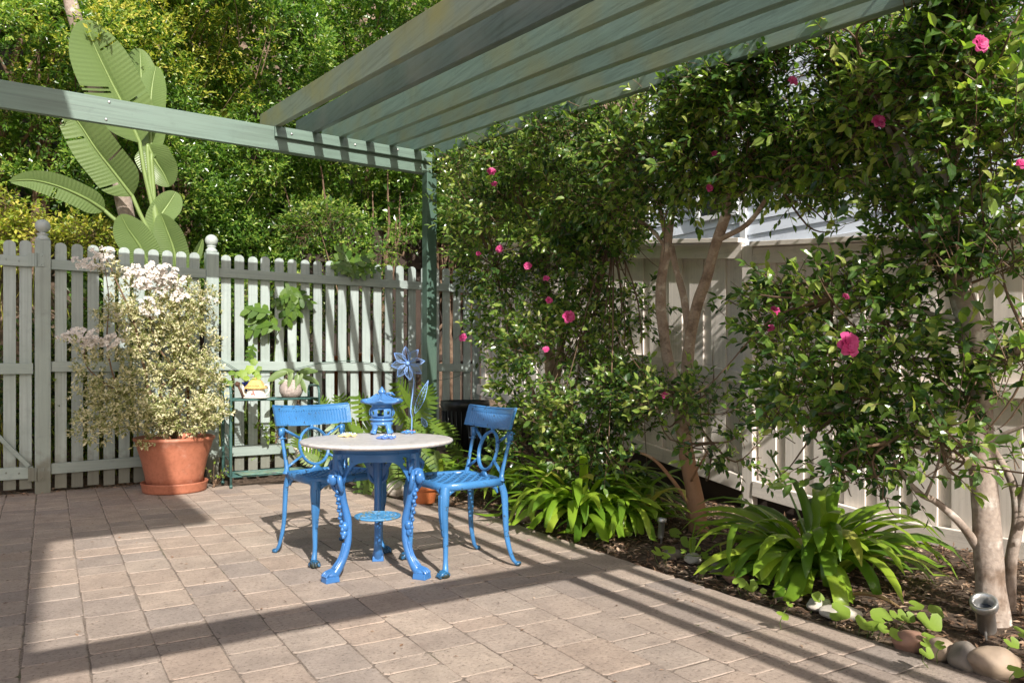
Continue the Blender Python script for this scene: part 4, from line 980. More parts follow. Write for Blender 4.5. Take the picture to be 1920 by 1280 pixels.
def sprigs(leafmb, twigmb, P, D, rng, tl=(.10,.22), k=8, L=.06, W=.028, T=T_CAM, spread=1.0, tw=.0016, upn=.7, term=True, droop=.25, sunw=.28, nz=.38):
    n = len(P); D = norm(D); tlen = rng.uniform(*tl, n)
    side = norm(np.cross(D, UP + rng.normal(0,.3,(n,3)))); s2 = np.cross(D, side)
    for i in range(k):
        t = (i+.6)/k; ang = i*2.4 + rng.uniform(0,6.28,n) if i == 0 else a0 + i*2.4
        if i == 0: a0 = ang
        base = P + D*(tlen*t)[:,None] + np.array([0,0,-1])*(tlen*t*t*droop*.3)[:,None]
        rad = side*np.cos(ang)[:,None] + s2*np.sin(ang)[:,None]
        f = .45 + .5*t if i < k-1 else 1.6
        A = D*f + rad*spread*(1-.35*t) + rng.normal(0,.18,(n,3)) + np.array([0,0,-droop])
        N = UP*upn + D*.25 + rng.normal(0,nz,(n,3)) + np.array([-SX,-SY,1])*sunw
        keep = rng.random(n) > .12
        l = L*rng.uniform(.65,1.15,n)*(.8+.3*t)
        leaves(leafmb, base[keep], A[keep], N[keep], l[keep], (l*W/L*rng.uniform(.85,1.15,n))[keep], T)
    if twigmb is not None:
        for p, d, s_, q, l in zip(P, D, side, s2, tlen):
            o = len(twigmb.v); e = p + d*l + np.array([0,0,-droop*.3*l])
            a = p - d*l*.35
            for (c, r) in ((a, tw*1.7),(p+d*l*.5, tw*1.2),(e, tw*.5)):
                twigmb.v.extend([tuple(c+s_*r), tuple(c-s_*r*.5+q*r*.87), tuple(c-s_*r*.5-q*r*.87)])
            for b_ in (0,3):
                for j in range(3): twigmb.f.append((o+b_+j, o+b_+(j+1)%3, o+b_+3+(j+1)%3, o+b_+3+j)); twigmb.m.append(0)
def in_blobs(blobs, rng, gap=-.12, gs=2.6, shell=.35):
    P = []; D = []
    for (c, r, n) in blobs:
        c = np.array(c); m = 0
        d = norm(rng.normal(0,1,(n*2,3))); rad = (shell**3 + (1-shell**3)*rng.random(n*2))**(1/3)
        q = d*rad[:,None]; off = q[:,0:1]*r[0]*RIGHT + q[:,1:2]*r[1]*DEEP + q[:,2:3]*r[2]*UP
        for o_, dd in zip(off, d):
            p = c+o_
            if noise.noise(Vector(p*gs)) < gap: continue
            if p[2] < .05: continue
            P.append(p); D.append(norm(o_)*.75 + UP*.35 + rng.normal(0,.4,3)); m += 1
            if m >= n: break
    return np.array(P), np.array(D)
def blobs_px(lst, X, rd=.32):
    out = []
    for e in lst:
        px, py, rx, ry, n = e[:5]; Xc = e[5] if len(e) > 5 else X; q = onX(px, py, Xc); d = q.x*SA+q.y*CA
        out.append((tuple(q), (rx*d/F, (e[6] if len(e) > 6 else rd), ry*d/F), n))
    return out
def limb(mb, pts, radii, n=9, sub=5, wob=.006, seed=0):
    B = bez(pts, sub); k = len(B); rs = interp(radii, k)
    B = [p + Vector((noise.noise(p*5+Vector((seed,0,0))), noise.noise(p*5+Vector((0,seed,3))), 0))*wob for p in B]
    rs = [r*(1+.10*noise.noise(p*9)) for r, p in zip(rs, B)]
    mb.tube(B, rs, n)
def pxl(lst, X):  # list of (px,py[,X])
    return [onX(e[0], e[1], e[2] if len(e) > 2 else X) for e in lst]
def flower(parent, p, r=.032, seed=0, mat=None):
    mb = MB(); rg = random.Random(seed); nrm_ = Vector((-.55,-.7,.25)) + Vector((rg.uniform(-.35,.35), rg.uniform(-.3,.3), rg.uniform(-.3,.3))); nrm_.normalize()
    e1 = nrm_.cross(Vector((0,0,1))).normalized(); e2 = e1.cross(nrm_)
    for ringk, (cnt, rr_, lift) in enumerate(((6,1.0,.10),(6,.75,.35),(5,.45,.6))):
        for k in range(cnt):
            a = 2*PI*k/cnt + ringk*.5 + rg.uniform(-.15,.15); d = e1*math.cos(a)+e2*math.sin(a); s_ = nrm_.cross(d)
            R_ = r*rr_*rg.uniform(.85,1.15); pts = [p+nrm_*(.002), p+d*R_*.45+nrm_*R_*lift*.8, p+d*R_*.85+nrm_*R_*(lift+.05), p+d*R_*1.02+nrm_*R_*(lift-.12)]
            mb.strip(pts, [R_*.25,R_*.85,R_*.8,R_*.3], s_, fold=-.12)
    mb.build('flower', mat or P_PINK, parent)
def camellia(label, base, limbs, blobs, flowers, X, barkmat, seed, L=.060, gap=-.12, extra=None, twigk=8, dens=1.0):
    rng = np.random.default_rng(seed)
    t = thing('camellia_tree', label, 'tree', base, 0, 'camellia trees along the cream fence')
    tr = MB()
    for i, (pts, rad) in enumerate(limbs): limb(tr, pxl(pts, X), rad, 10, 6, seed=seed+i)
    tr.build('trunk', barkmat, t, smooth=True)
    P, D = in_blobs(blobs_px(blobs, X), rng, gap)
    keepf = dens; sel = rng.random(len(P)) < np.where(P[:,2] > 2.05, min(1., keepf+.27), keepf); P = P[sel]; D = D[sel]
    lf = MB(); tw = MB(); sprigs(lf, tw, P, D, rng, L=L, W=L*.50, k=twigk, upn=.5, sunw=.6, nz=.5)
    top = np.where(P[:,2] > np.quantile(P[:,2], .86))[0]; top = rng.permutation(top)[:26]; Dt = np.array([0,0,1.])+rng.normal(0,.28,(len(top),3))
    sprigs(lf, tw, P[top], Dt, rng, tl=(.22,.42), L=L*.8, W=L*.4, k=9, upn=.6, sunw=.4, tw=.0022, droop=.05)
    # inner branchlets joining the limbs to the sprays
    ends = [onX(*(l[0][-1][:2]), (l[0][-1][2] if len(l[0][-1]) > 2 else X)) for l in limbs]
    for e in blobs:
        c = onX(e[0], e[1], e[5] if len(e) > 5 else X); b = min(ends, key=lambda q: (q-c).length)
        for k in range(2):
            q = Vector(P[rng.integers(len(P))]); 
            tgt = c + Vector(rng.normal(0,1,3))*.12
            mid = b.lerp(tgt, .5)+Vector(rng.normal(0,1,3))*.06
            tw.tube(bez([b, mid, tgt, tgt+(tgt-mid)*.5+Vector((0,0,.05))],4), interp([.008,.005,.003,.0012],13), 5)
    tw.build('branches', M_TWIG, t, smooth=True)
    cr = lf.build('crown', L_CAM, t)
    if extra: extra(t)
    for i, (px, py, Xf, r) in enumerate(flowers): flower(t, onX(px, py, Xf), r*.82, seed*7+i)
    return t
# --- far left camellia (dense, many stems)
camellia('dense leftmost camellia hanging beside the pergola post, with several pink flowers', onX(1035,880,3.75),
  [([(1040,900,3.8),(1036,760,3.8),(1028,620,3.8),(1022,520,3.75),(1010,430,3.7)],[.058,.05,.046,.038,.02]),
   ([(1036,780,3.8),(1052,640,3.8),(1066,540,3.8),(1090,440,3.8)],[.034,.032,.028,.018]),
   ([(1034,830,3.8),(985,700,3.7),(950,600,3.6),(930,500,3.55)],[.025,.018,.014,.008]),
   ([(1060,600,3.8),(1110,520,3.8),(1150,440,3.8)],[.02,.014,.008])],
  [(1140,520,60,50,90,3.75),(1100,600,60,50,70,3.7),(960,320,90,60,180,3.95),(1060,300,90,60,170,4.0),(970,430,90,50,110,4.0),(1120,640,60,40,50,3.7),(862,300,40,30,60,3.8),(870,350,45,45,110,4.0),(900,440,40,50,60,4.1),(900,320,62,50,120,3.55),(975,300,80,62,210,3.5),(1070,262,95,62,230,3.5),(1150,235,95,70,220,3.5),(890,395,62,62,140,3.5),(985,400,100,75,270,3.5),(1095,370,110,80,280,3.6),
   (930,480,75,60,170,3.5),(1020,480,90,52,180,3.5),(1140,470,80,50,120,3.8),(900,560,38,40,46,3.45),(905,615,32,30,30,3.45),(980,570,72,50,110,3.5),(1060,560,70,40,70,3.6),
   (1180,560,55,65,60,3.95),(960,640,48,40,60,3.5),(1040,655,85,55,160,3.45),(985,715,60,50,110,3.4),(1095,720,88,50,170,3.4),(1180,730,55,45,70,3.6),(1010,785,70,48,120,3.35),(1105,790,85,45,130,3.4),(1000,850,52,42,70,3.25),(1060,840,60,36,70,3.3),(1185,800,50,30,50,3.5)],
  [(921,322,3.1,.042),(927,345,3.1,.03),(937,467,3.1,.036),(989,498,3.1,.034),(1024,522,3.15,.03),(1030,563,3.15,.03),(1066,594,3.15,.05),(868,632,3.12,.042),(1024,655,3.1,.03),(897,476,3.15,.026)],
  3.6, M_BARK, 21, L=.062, dens=.85)
# --- middle camellia, forked trunk
camellia('middle camellia with forked mottled trunks and orange-brown base', onX(1305,1005,3.67),
  [([(1312,1010,3.67),(1300,920,3.68),(1285,840,3.7),(1278,775,3.72)],[.066,.054,.050,.048]),
   ([(1278,790,3.72),(1262,720,3.72),(1243,620,3.74),(1238,540,3.74),(1252,455,3.72)],[.042,.039,.037,.034,.032]),
   ([(1252,460,3.72),(1262,380,3.7),(1275,300,3.65),(1290,240,3.6)],[.026,.02,.014,.008]),
   ([(1250,465,3.72),(1215,425,3.7),(1165,400,3.68),(1120,385,3.6)],[.016,.012,.009,.005]),
   ([(1250,460,3.72),(1235,380,3.7),(1215,300,3.65)],[.018,.013,.007]),
   ([(1284,800,3.7),(1288,690,3.68),(1300,600,3.66),(1325,520,3.64),(1345,450,3.6),(1362,400,3.58)],[.043,.038,.036,.034,.032,.030]),
   ([(1293,640,3.68),(1282,560,3.7),(1268,500,3.72),(1260,462,3.72)],[.027,.024,.022,.02]),
   ([(1346,450,3.6),(1395,425,3.55),(1430,385,3.5),(1455,340,3.5)],[.018,.015,.012,.008]),
   ([(1362,400,3.58),(1375,345,3.56),(1400,300,3.5),(1430,250,3.45)],[.022,.018,.012,.007]),
   ([(1362,400,3.58),(1350,340,3.6),(1340,280,3.6)],[.018,.013,.007]),
   ([(1302,960,3.66),(1262,900,3.55),(1225,860,3.45),(1190,845,3.4)],[.013,.012,.010,.006]),
   ([(1296,900,3.6),(1318,860,3.5),(1335,830,3.5)],[.009,.007,.004])],
  [(1450,320,100,60,110,3.9),(1560,290,100,80,150,3.9),(1350,240,90,60,110,3.9),(1215,300,95,75,230,3.5),(1290,215,100,75,240,3.45),(1385,180,100,75,240,3.45),(1470,140,90,75,220,3.45),(1340,290,110,70,240,3.5),(1450,250,100,75,240,3.5),(1180,395,80,50,110,3.6),
   (1290,370,70,35,60,3.6),(1410,330,90,45,100,3.55),(1520,330,80,50,120,3.5),(1530,210,80,80,190,3.45),(1560,420,60,35,30,3.7),(1200,470,35,30,25,3.9),
   (1290,745,50,26,45,3.5),(1235,760,60,40,60,3.4),(1260,825,50,28,32,3.45),(1305,850,40,22,14,3.5),(1150,850,55,30,50,3.3),(1345,760,40,30,18,3.9),(1395,830,45,60,28,3.9)],
  [(1248,741,3.4,.030),(1331,353,3.3,.026),(1487,152,3.2,.030),(1340,288,3.3,.022)],
  3.6, M_BARK, 33, L=.060, dens=.72)
# --- right camellia, thick trunk
def rextra(t): pass
camellia('right-hand camellia with thick mottled trunk beside the bottom right spotlight', onX(1860,1165,3.41),
  [([(1866,1180,3.41),(1856,1080,3.42),(1848,960,3.43),(1840,840,3.43),(1832,720,3.43),(1815,610,3.42),(1800,540,3.40)],[.062,.056,.053,.052,.050,.050,.046]),
   ([(1800,545,3.40),(1790,450,3.38),(1770,360,3.36),(1795,270,3.34),(1850,190,3.3)],[.042,.036,.032,.024,.014]),
   ([(1800,540,3.40),(1745,450,3.42),(1700,400,3.45),(1690,310,3.45),(1660,230,3.4)],[.034,.03,.026,.018,.01]),
   ([(1700,400,3.45),(1650,360,3.45),(1600,330,3.4)],[.014,.01,.006]),
   ([(1780,400,3.38),(1730,330,3.38),(1690,250,3.35),(1640,180,3.3)],[.014,.012,.009,.006]),
   ([(1838,1030,3.42),(1800,980,3.3),(1755,940,3.2),(1725,925,3.1),(1690,885,3.05),(1665,830,3.0)],[.022,.016,.0135,.012,.009,.005]),
   ([(1735,930,3.1),(1755,880,3.05),(1765,830,3.05)],[.007,.005,.003]),
   ([(1842,870,3.42),(1770,850,3.3),(1700,830,3.25),(1640,800,3.2),(1580,770,3.2)],[.018,.013,.010,.008,.005]),
   ([(1815,600,3.42),(1750,590,3.35),(1700,575,3.3),(1640,560,3.25),(1560,560,3.2)],[.016,.012,.010,.008,.004]),
   ([(1775,760,3.42),(1745,650,3.4),(1715,615,3.35),(1660,600,3.3)],[.009,.012,.010,.006]),
   ([(1835,690,3.42),(1880,670,3.3),(1930,640,3.2)],[.034,.028,.02])],
  [(1700,130,120,90,190,3.9),(1850,150,120,100,180,3.9),(1800,300,100,80,90,3.9),(1640,250,90,90,110,3.9),(1480,770,60,45,60,3.2),(1560,860,60,30,40,3.1),(1620,80,75,60,150,3.35),(1700,50,85,65,170,3.3),(1800,40,85,60,170,3.3),(1890,70,80,70,150,3.3),(1850,150,90,70,110,3.3),(1750,160,85,70,120,3.3),(1650,190,80,70,130,3.4),(1600,270,75,70,110,3.45),
   (1700,290,75,60,90,3.4),(1800,270,75,60,90,3.3),(1895,270,60,70,80,3.3),(1640,400,75,50,90,3.5),(1730,400,75,55,80,3.4),(1850,380,80,60,80,3.3),(1620,480,70,40,70,3.5),(1700,500,80,45,80,3.4),(1830,480,80,45,80,3.25),(1900,470,50,50,50,3.2),
   (1480,540,60,40,50,3.3),(1450,580,50,40,40,3.3),(1560,560,85,50,110,3.25),(1650,580,80,55,80,3.3),(1500,640,75,50,90,3.2),(1590,660,85,55,120,3.15),(1690,680,60,50,50,3.3),(1470,700,50,40,36,3.3),(1550,740,85,50,90,3.15),(1650,760,80,50,70,3.2),(1510,800,60,40,30,3.3),
   (1580,820,70,40,40,3.2),(1700,810,55,40,34,3.2),(1740,850,45,40,30,3.0),(1670,870,55,35,36,3.0),(1620,900,40,30,16,3.0),(1900,660,50,40,40,3.1),(1870,740,60,45,44,3.15),(1800,760,50,30,26,3.2),(1910,820,40,50,30,3.1),(1790,700,36,30,14,3.4),(1390,580,30,18,6,3.3),(1420,620,28,18,6,3.3)],
  [(1590,646,2.75,.062),(1453,583,3.1,.036),(1838,82,2.95,.038),(1648,228,3.1,.036),(1917,308,3.0,.03),(1586,556,3.0,.02),(1446,615,3.1,.022)],
  3.35, M_BARKP, 47, L=.064, dens=.60)
# thin rightmost stem
t = thing('camellia_tree', 'slender curved camellia stem at the right edge, beside the thick mottled trunk', 'tree', onX(1893,1150,3.6), 0, 'camellia trees along the cream fence')
tr = MB(); limb(tr, pxl([(1893,1165),(1895,1060),(1908,980),(1900,910),(1880,870),(1862,835),(1880,815),(1915,800),(1950,780)],3.6),[.026,.025,.022,.018,.016,.012,.010,.008,.006],9,6,seed=91); limb(tr, pxl([(1908,990),(1925,900),(1940,800),(1950,600),(1945,300)],3.6),[.02,.018,.016,.012,.007],8,5,seed=92)
tr.build('trunk', M_BARKP, t, smooth=True)
rng = np.random.default_rng(5); lf = MB(); tw = MB()
P, D = in_blobs(blobs_px([(1950,560,40,80,40),(1950,380,40,80,40),(1940,900,30,40,14)],3.6), rng); sprigs(lf, tw, P, D, rng, L=.062, W=.029)
tw.build('branches', M_TWIG, t, smooth=True); lf.build('crown', L_CAM, t)
# ---- hedge trees behind the fence: lumpy wall of small leaves
def fronty(x, z):
    return 9.55 - .12*max(0, z-2.5) + .5*noise.noise(Vector((x*.75, 3.3, z*.7)))*2.4 + .5*noise.noise(Vector((x*2.2, 9.1, z*2.2)))+ .55*max(0, 2.6-z)
def hedge(label, x0, x1, z1, n, seed, mat, zmin=1.7, L=.064, grp='hedge trees behind the picket fence', stems=3, dy=0, gap=-.30, name='hedge_tree'):
    rng = np.random.default_rng(seed); xc = (x0+x1)/2; y_ = fronty(xc, 2)+.7+dy
    t = thing(name, label, 'tree', (xc, y_, max(0, bank_h(xc,y_)-.1)), 0, grp)
    P = []; D = []
    while len(P) < n:
        x = rng.uniform(x0-.35, x1+.35); z = zmin + (z1-zmin)*rng.random()**.9
        e = abs(x-xc)/((x1-x0)/2+.35)
        if rng.random() < e**6: continue
        zz = z - .25*noise.noise(Vector((x*1.5,0,seed)))
        if zz < zmin + .6*noise.noise(Vector((x*2.0,1.7,0))): continue
        dep = rng.exponential(.22); dep = min(dep, 1.3)
        y = fronty(x, z) + dep + dy + .35*e*e
        p = np.array([x,y,z])
        if noise.noise(Vector(p*3.2)) < gap: continue
        P.append(p); D.append(np.array([rng.normal(0,.5), -.75+rng.normal(0,.35), .55+rng.normal(0,.4)]))
    P = np.array(P); D = np.array(D); lf = MB(); tw = MB()
    sprigs(lf, None, P, D, rng, tl=(.10,.24), k=9, L=L, W=L*.45, T=T_DI, upn=.3, spread=.9, sunw=.4)
    # big inner leaves that close the mass
    m = 3400; Q = np.stack([rng.uniform(x0-.3,x1+.3,m), rng.uniform(.55,1.5,m)+9.7+dy, rng.uniform(zmin,z1+.3,m)],1)
    leaves(lf, Q, rng.normal(0,1,(m,3)), np.array([0,-1,.3])+rng.normal(0,.35,(m,3)), rng.uniform(.10,.2,m), rng.uniform(.07,.12,m), T_DI)
    sub = P[rng.integers(0, len(P), 70)]; sd = D[rng.integers(0, len(P), 70)]
    for p, d in zip(sub, sd):
        p = Vector(p); d = Vector(d).normalized(); tw.tube([p-d*.35+Vector((0,.15,-.12)), p-d*.1, p+d*.14], [.006,.004,.002], 4, caps=False)
    for k in range(stems):
        xs_ = xc + rng.uniform(-.35,.35); b0 = Vector((xs_, y_+rng.uniform(-.15,.25), max(0,bank_h(xs_,y_)-.12)))
        lean = rng.uniform(-.4,.4)
        limb(tw, [b0, b0+Vector((lean*.2,-.05,.9)), b0+Vector((lean*.6,-.1,1.9)), b0+Vector((lean*1.2,.1,3.1)), b0+Vector((lean*1.5,.1,4.3))], [.055,.045,.038,.025,.012], 8, 5, .05, seed+k)
        for j in range(3):
            q0 = b0+Vector((lean*.4,-.07,1.1+.35*j)); dx = rng.uniform(-.7,.7); limb(tw, [q0, q0+Vector((dx*.4,-.15,.35)), q0+Vector((dx*.8,-.3,.9)), q0+Vector((dx,-.3,1.5))], [.026,.02,.014,.007], 6, 4, .04, seed+j)
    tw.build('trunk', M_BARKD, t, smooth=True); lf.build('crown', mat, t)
NB = 4600
hedge('darker green hedge tree at the far left edge behind the gate', -2.2,-.6,7.0,2200,61,L_HEDGE,3.1)
hedge('bushy hedge tree behind the pale leaning trunk, left', -.6,.9,7.0,NB,62,L_HEDGE,2.75)
hedge('bright hedge tree behind the big paddle-leaved plant', .9,2.2,7.0,NB,63,L_HEDGE,1.9)
hedge('glossy hedge tree above the fence, right of the paddle-leaved plant', 2.2,3.4,7.0,NB,64,L_HEDGE,1.65)
hedge('hedge tree hanging low over the picket fence, left of the bare stems', 3.4,4.6,7.0,NB,65,L_HEDGE,2.1)
hedge('hedge tree with exposed brown stems beside the pergola post', 4.6,5.9,7.0,NB,66,L_HEDGE,2.75,stems=8,dy=-.75)
hedge('hedge tree seen between the rafters, behind the pergola post', 5.9,7.4,7.2,2600,67,L_HEDGE,2.75,dy=-.5)
hedge('far hedge tree glimpsed above the rafters at the top', 7.4,9.6,7.4,2200,68,L_HEDGE,2.4)
hedge('yellow-green flowering tree top rising behind the paddle-leaved plant', .4,2.3,7.6,1900,69,L_YEL,4.1,L=.06,dy=-.25,stems=1,gap=-.1,name='yellow_tree')
# pale trunk
t = thing('leaning_tree', 'pale mottled trunk leaning left behind the paddle-leaved plant', 'tree', onY(250,500,8.75))
tr = MB(); limb(tr, [onY(256,640,8.75),onY(252,500,8.75),onY(240,420,8.7),onY(215,300,8.7),onY(190,200,8.6),onY(160,100,8.6),onY(130,0,8.5),onY(105,-100,8.5)], [.10,.085,.08,.078,.075,.07,.065,.05], 14, 6, .03, 3); tr.build('trunk', M_BARKP, t, smooth=True)
# ---- paddle-leaved plant (giant bird of paradise type)
YS = 8.35
M_RIB = plain('pale_leaf_rib', (.20,.28,.09), .45, .1)
pl = thing('paddle_leaf_plant', 'tall paddle-leaved plant with big ribbed leaves behind the fence', 'plant', onY(300,600,YS))
def paddle(mid, hw, pet, y0=YS, y1=None, fold=.22, flip=1, tilt=.3, skew=0, tears=()):
    # mid: px points tip->base of the blade, hw half-width px, pet: petiole px points from blade base to plant base
    y1 = y1 or y0; k = len(mid)
    pts = bez([onY(x, y, y0+(y1-y0)*i/(k-1)) for i, (x, y) in enumerate(mid)], max(4, 120//(k-1)))
    n = len(pts); d = pts[0].length; W_ = hw*d*.8/F*1.0
    mb = MB(); V = []; fs = []; M_ = 6
    for i in range(n):
        t = i/(n-1); tg = (pts[min(i+1,n-1)]-pts[max(i-1,0)]).normalized()
        view = pts[i]-Vector((0,0,HC)); view.normalize()
        sd = tg.cross(view).normalized(); nn_ = sd.cross(tg).normalized()
        prof = (math.sin(min(1, t/.55)*PI/2)**.8)*(1 if t < .80 else max(0.0, 1-((t-.80)/.20)**2.2))
        if t == 0: prof = .02
        for j in range(-M_, M_+1):
            s_ = j/M_; off = sd*s_*W_*prof*(1+skew*s_) + nn_*(-(fold+.2)*abs(s_)**.8*W_*prof + .0014*math.sin(i*2*PI/4.0)*abs(s_)**.5*prof) - tg*(-.10)*abs(s_)*W_*prof*0
            off += tg*(.22*abs(s_)**1.3*W_)*(-1) *prof
            off += nn_*tilt*s_*W_*prof*flip
            V.append(pts[i]+off)
    w_ = 2*M_+1
    for i in range(n-1):
        for j in range(w_-1):
            if any(a/44*n <= i < a/44*n+2 and ((sgn > 0 and j >= M_+1) or (sgn < 0 and j < M_-1)) for a, sgn in tears): continue
            fs.append((i*w_+j, i*w_+j+1, (i+1)*w_+j+1, (i+1)*w_+j))
    mb.add(V, fs); b_ = mb.build('leaf', L_BAN, pl, smooth=False)
    r = MB(); pb = [onY(x, y, y1) for x, y in pet]
    allp = pts + bez([pts[-1]]+pb, 6)[1:]; rad = interp([.002,.006,.009,.013,.017,.022], len(allp)); r.tube([p - Vector((0,.006,0)) for p in allp], rad, 8); r.build('stalk', M_RIB, b_, smooth=True)
paddle([(160,38),(176,85),(204,145),(234,205),(262,268)], 50, [(272,330),(292,420),(300,520)], 8.25, 8.35, fold=.5, flip=1, tears=((13,1),(31,1),(25,-1),(26.5,-1)))
paddle([(112,212),(140,222),(180,280),(215,325),(248,368)], 40, [(262,400),(285,450),(300,520)], 8.15, 8.3, fold=.35, flip=-1, tears=((17,-1),(27,1),(36,-1)))
paddle([(18,340),(60,338),(110,350),(160,372),(196,395)], 24, [(215,412),(250,440),(290,500)], 8.0, 8.3, fold=.1, flip=1, tilt=.1, tears=((20,-1),(21,-1)))
paddle([(262,92),(264,130),(266,165),(272,205)], 28, [(280,280),(290,400),(300,520)], 8.6, 8.5, fold=.5)
paddle([(292,125),(285,165),(282,215),(284,300)], 26, [(286,330),(292,420),(300,520)], 8.5, 8.4, fold=.5, flip=-1)
paddle([(318,350),(306,325),(290,300),(276,270)], 34, [(280,330),(292,420),(300,520)], 8.4, 8.4, fold=.4)
paddle([(330,360),(318,380),(300,410),(296,450)], 26, [(300,480),(305,560)], 8.35, 8.35, fold=.4, flip=-1)
paddle([(226,402),(240,430),(262,462),(280,500)], 34, [(292,540),(300,600)], 8.1, 8.25, fold=.15)
paddle([(300,400),(312,430),(326,470),(335,520)], 28, [(330,560),(320,600)], 8.2, 8.3, fold=.35, flip=-1)
paddle([(380,448),(374,466),(366,490),(355,540)], 9, [(340,580),(320,620)], 8.2, 8.3, fold=.9)
paddle([(135,640),(180,640),(230,645),(270,652)], 22, [(290,660),(300,680)], 8.2, 8.3, fold=.15)
m_ = MB(); m_.tube(bez([onY(306,640,YS),onY(302,540,YS),onY(296,440,YS),onY(288,380,YS)],5), interp([.07,.05,.04,.028],16), 9); m_.build('stem', M_RIB, pl, smooth=True)
# ---- grass and low yellow shrubs on the bank
rng = np.random.default_rng(8); m_ = MB()
for k in range(1500):
    x = rng.uniform(-1.5,2.6); y = rng.uniform(8.0,9.6); z = bank_h(x,y); 
    if noise.noise(Vector((x*1.6,y*1.6,4))) < -.12: continue
    a = rng.uniform(0,2*PI); l = rng.uniform(.35,.75); b = Vector((x,y,z)); d = Vector((math.cos(a), math.sin(a), 0))*rng.uniform(.1,.5)
    m_.strip([b, b+Vector((0,0,l*.5))+d*l*.25, b+Vector((0,0,l*.85))+d*l*.7, b+Vector((0,0,l*.9))+d*l*1.1], [.007,.011,.008,.002], (-d.y,d.x,.01) , fold=.2)
tag(m_.build('bank_grass', L_YEL), 'long yellow-green grass on the bank behind the gate', 'grass', kind='stuff')
def shrub(name, label, blobs, mat, seed, L=.05, W=.024, k=8, T=T_SM, grp=None, cat='shrub', gap=-.2):
    rng = np.random.default_rng(seed); t = thing(name, label, cat, (blobs[0][0][0], blobs[0][0][1], max(0,blobs[0][0][2]-blobs[0][1][2])), 0, grp)
    P, D = in_blobs(blobs, rng, gap, shell=.2); lf = MB(); tw = MB(); sprigs(lf, tw, P, D, rng, L=L, W=W, k=k, T=T)
    base = Vector(t.location)
    for b in blobs: limb(tw, [base, base.lerp(Vector(b[0]), .5)+Vector((.03,0,.05)), Vector(b[0])], [.012,.008,.003], 6, 4, .01)
    tw.build('stems', M_TWIG, t, smooth=True); lf.build('foliage', mat, t); return t
shrub('bank_shrub','low yellow-green shrub on the bank left of the gate post finial',[(tuple(onY(30,446,9.0)),(.45,.3,.2),260)],L_YEL,71,.06,.03)
shrub('bank_shrub','yellow-green shrub on the bank just right of the gate post finial',[(tuple(onY(165,452,8.9)),(.40,.3,.18),220)],L_YEL,72,.06,.03)
shrub('bank_shrub','lime shrub low on the bank at the left edge above the gate',[(tuple(onY(-10,412,9.1)),(.4,.3,.22),200)],L_YEL,75,.06,.03)
shrub('low_shrub','dark leafy shrub low behind the gate pickets',[(tuple(onY(60,720,8.1)),(.8,.25,.5),420)],L_CAM,73,.08,.035)
shrub('low_shrub','green leafy shrub low behind the azalea',[(tuple(onY(230,640,8.15)),(.6,.25,.5),420),(tuple(onY(150,760,8.1)),(.5,.2,.4),220)],L_HEDGE,74,.07,.03)
shrub('low_shrub','dark shrub low behind the long picket panel',[(tuple(onY(520,620,8.2)),(.6,.22,.55),260),(tuple(onY(470,740,8.15)),(.4,.15,.35),120)],L_CAM,76,.09,.04)
shrub('low_shrub','leafy shrub behind the pickets near the clay pipes',[(tuple(onY(660,610,8.25)),(.5,.2,.5),120),(tuple(onY(600,430,8.9)),(.5,.2,.25),160)],L_CAM,77,.08,.035)
shrub('vine_shrub','sparse leafy shoots over the fence top left of the pergola post',[(tuple(onY(755,455,8.3)),(.22,.15,.16),34),(tuple(onY(700,480,8.1)),(.25,.1,.06),14)],L_HEDGE,78,.07,.03)
# ---- lobed leaves
def lobed(mb, base, tip, nrm_, wd, pairs=6, n0=.15):
    # deeply cut leaf: midrib with finger lobes
    B = Vector(base); T_ = Vector(tip); a = (T_-B); L_ = a.length; a.normalize(); nn_ = Vector(nrm_); nn_ = (nn_-a*nn_.dot(a)).normalized(); s_ = a.cross(nn_)
    def q(t, w, h=0): return B + a*L_*t + s_*w + nn_*(h - .10*L_*t*t - .25*abs(w))
    V = []; F_ = []
    mb.strip([q(0,0),q(.3,0),q(.7,0),q(1,0)], [wd*.3,wd*.55,wd*.35,.002], s_)
    for k in range(pairs):
        t = n0+(.9-n0)*k/(pairs-1); lw = wd*(math.sin(PI*(.22+.70*t))**.8)*(1.0); 
        for sg in (-1,1):
            d = .32+.22*t
            p0 = q(t,0); p1 = q(t+.10*d, sg*lw*.4); p2 = q(t+.28*d, sg*lw*.8); p3 = q(t+.42*d, sg*lw)
            ww = L_/pairs*.78; mb.strip([p0,p1,p2,p3], [ww*.9,ww*.95,ww*.8,.003], a)
def philo(label, base, lst, seed, sc=1.0, stalk_mat=None):
    t = thing('philodendron', label, 'plant', base, 0, None); rg = random.Random(seed)
    for (px, py, Y_, ang, Lp) in lst:
        c = onY(px, py, Y_); d = c.length; a = R(ang); ax = right*math.cos(a)+up*math.sin(a) + Vector((-SA,-CA,0))*rg.uniform(.1,.5); ax.normalize()
        L_ = Lp*.74*d/F; nn_ = Vector((-.3,-.6,.75))+Vector((rg.uniform(-.3,.3),rg.uniform(-.3,.3),0)); m_ = MB()
        b0 = c-ax*L_*.45; lobed(m_, b0, c+ax*L_*.55, nn_, L_*.56); lf_ = m_.build('leaf', L_PHIL, t)
        s_ = MB(); bb_ = Vector(base); s_.tube(bez([b0, b0.lerp(bb_,.5)+Vector((0,0,.10)), bb_],6), interp([.0035,.005,.007],13), 6); s_.build('stalk', M_RIB, lf_, smooth=True)
    return t
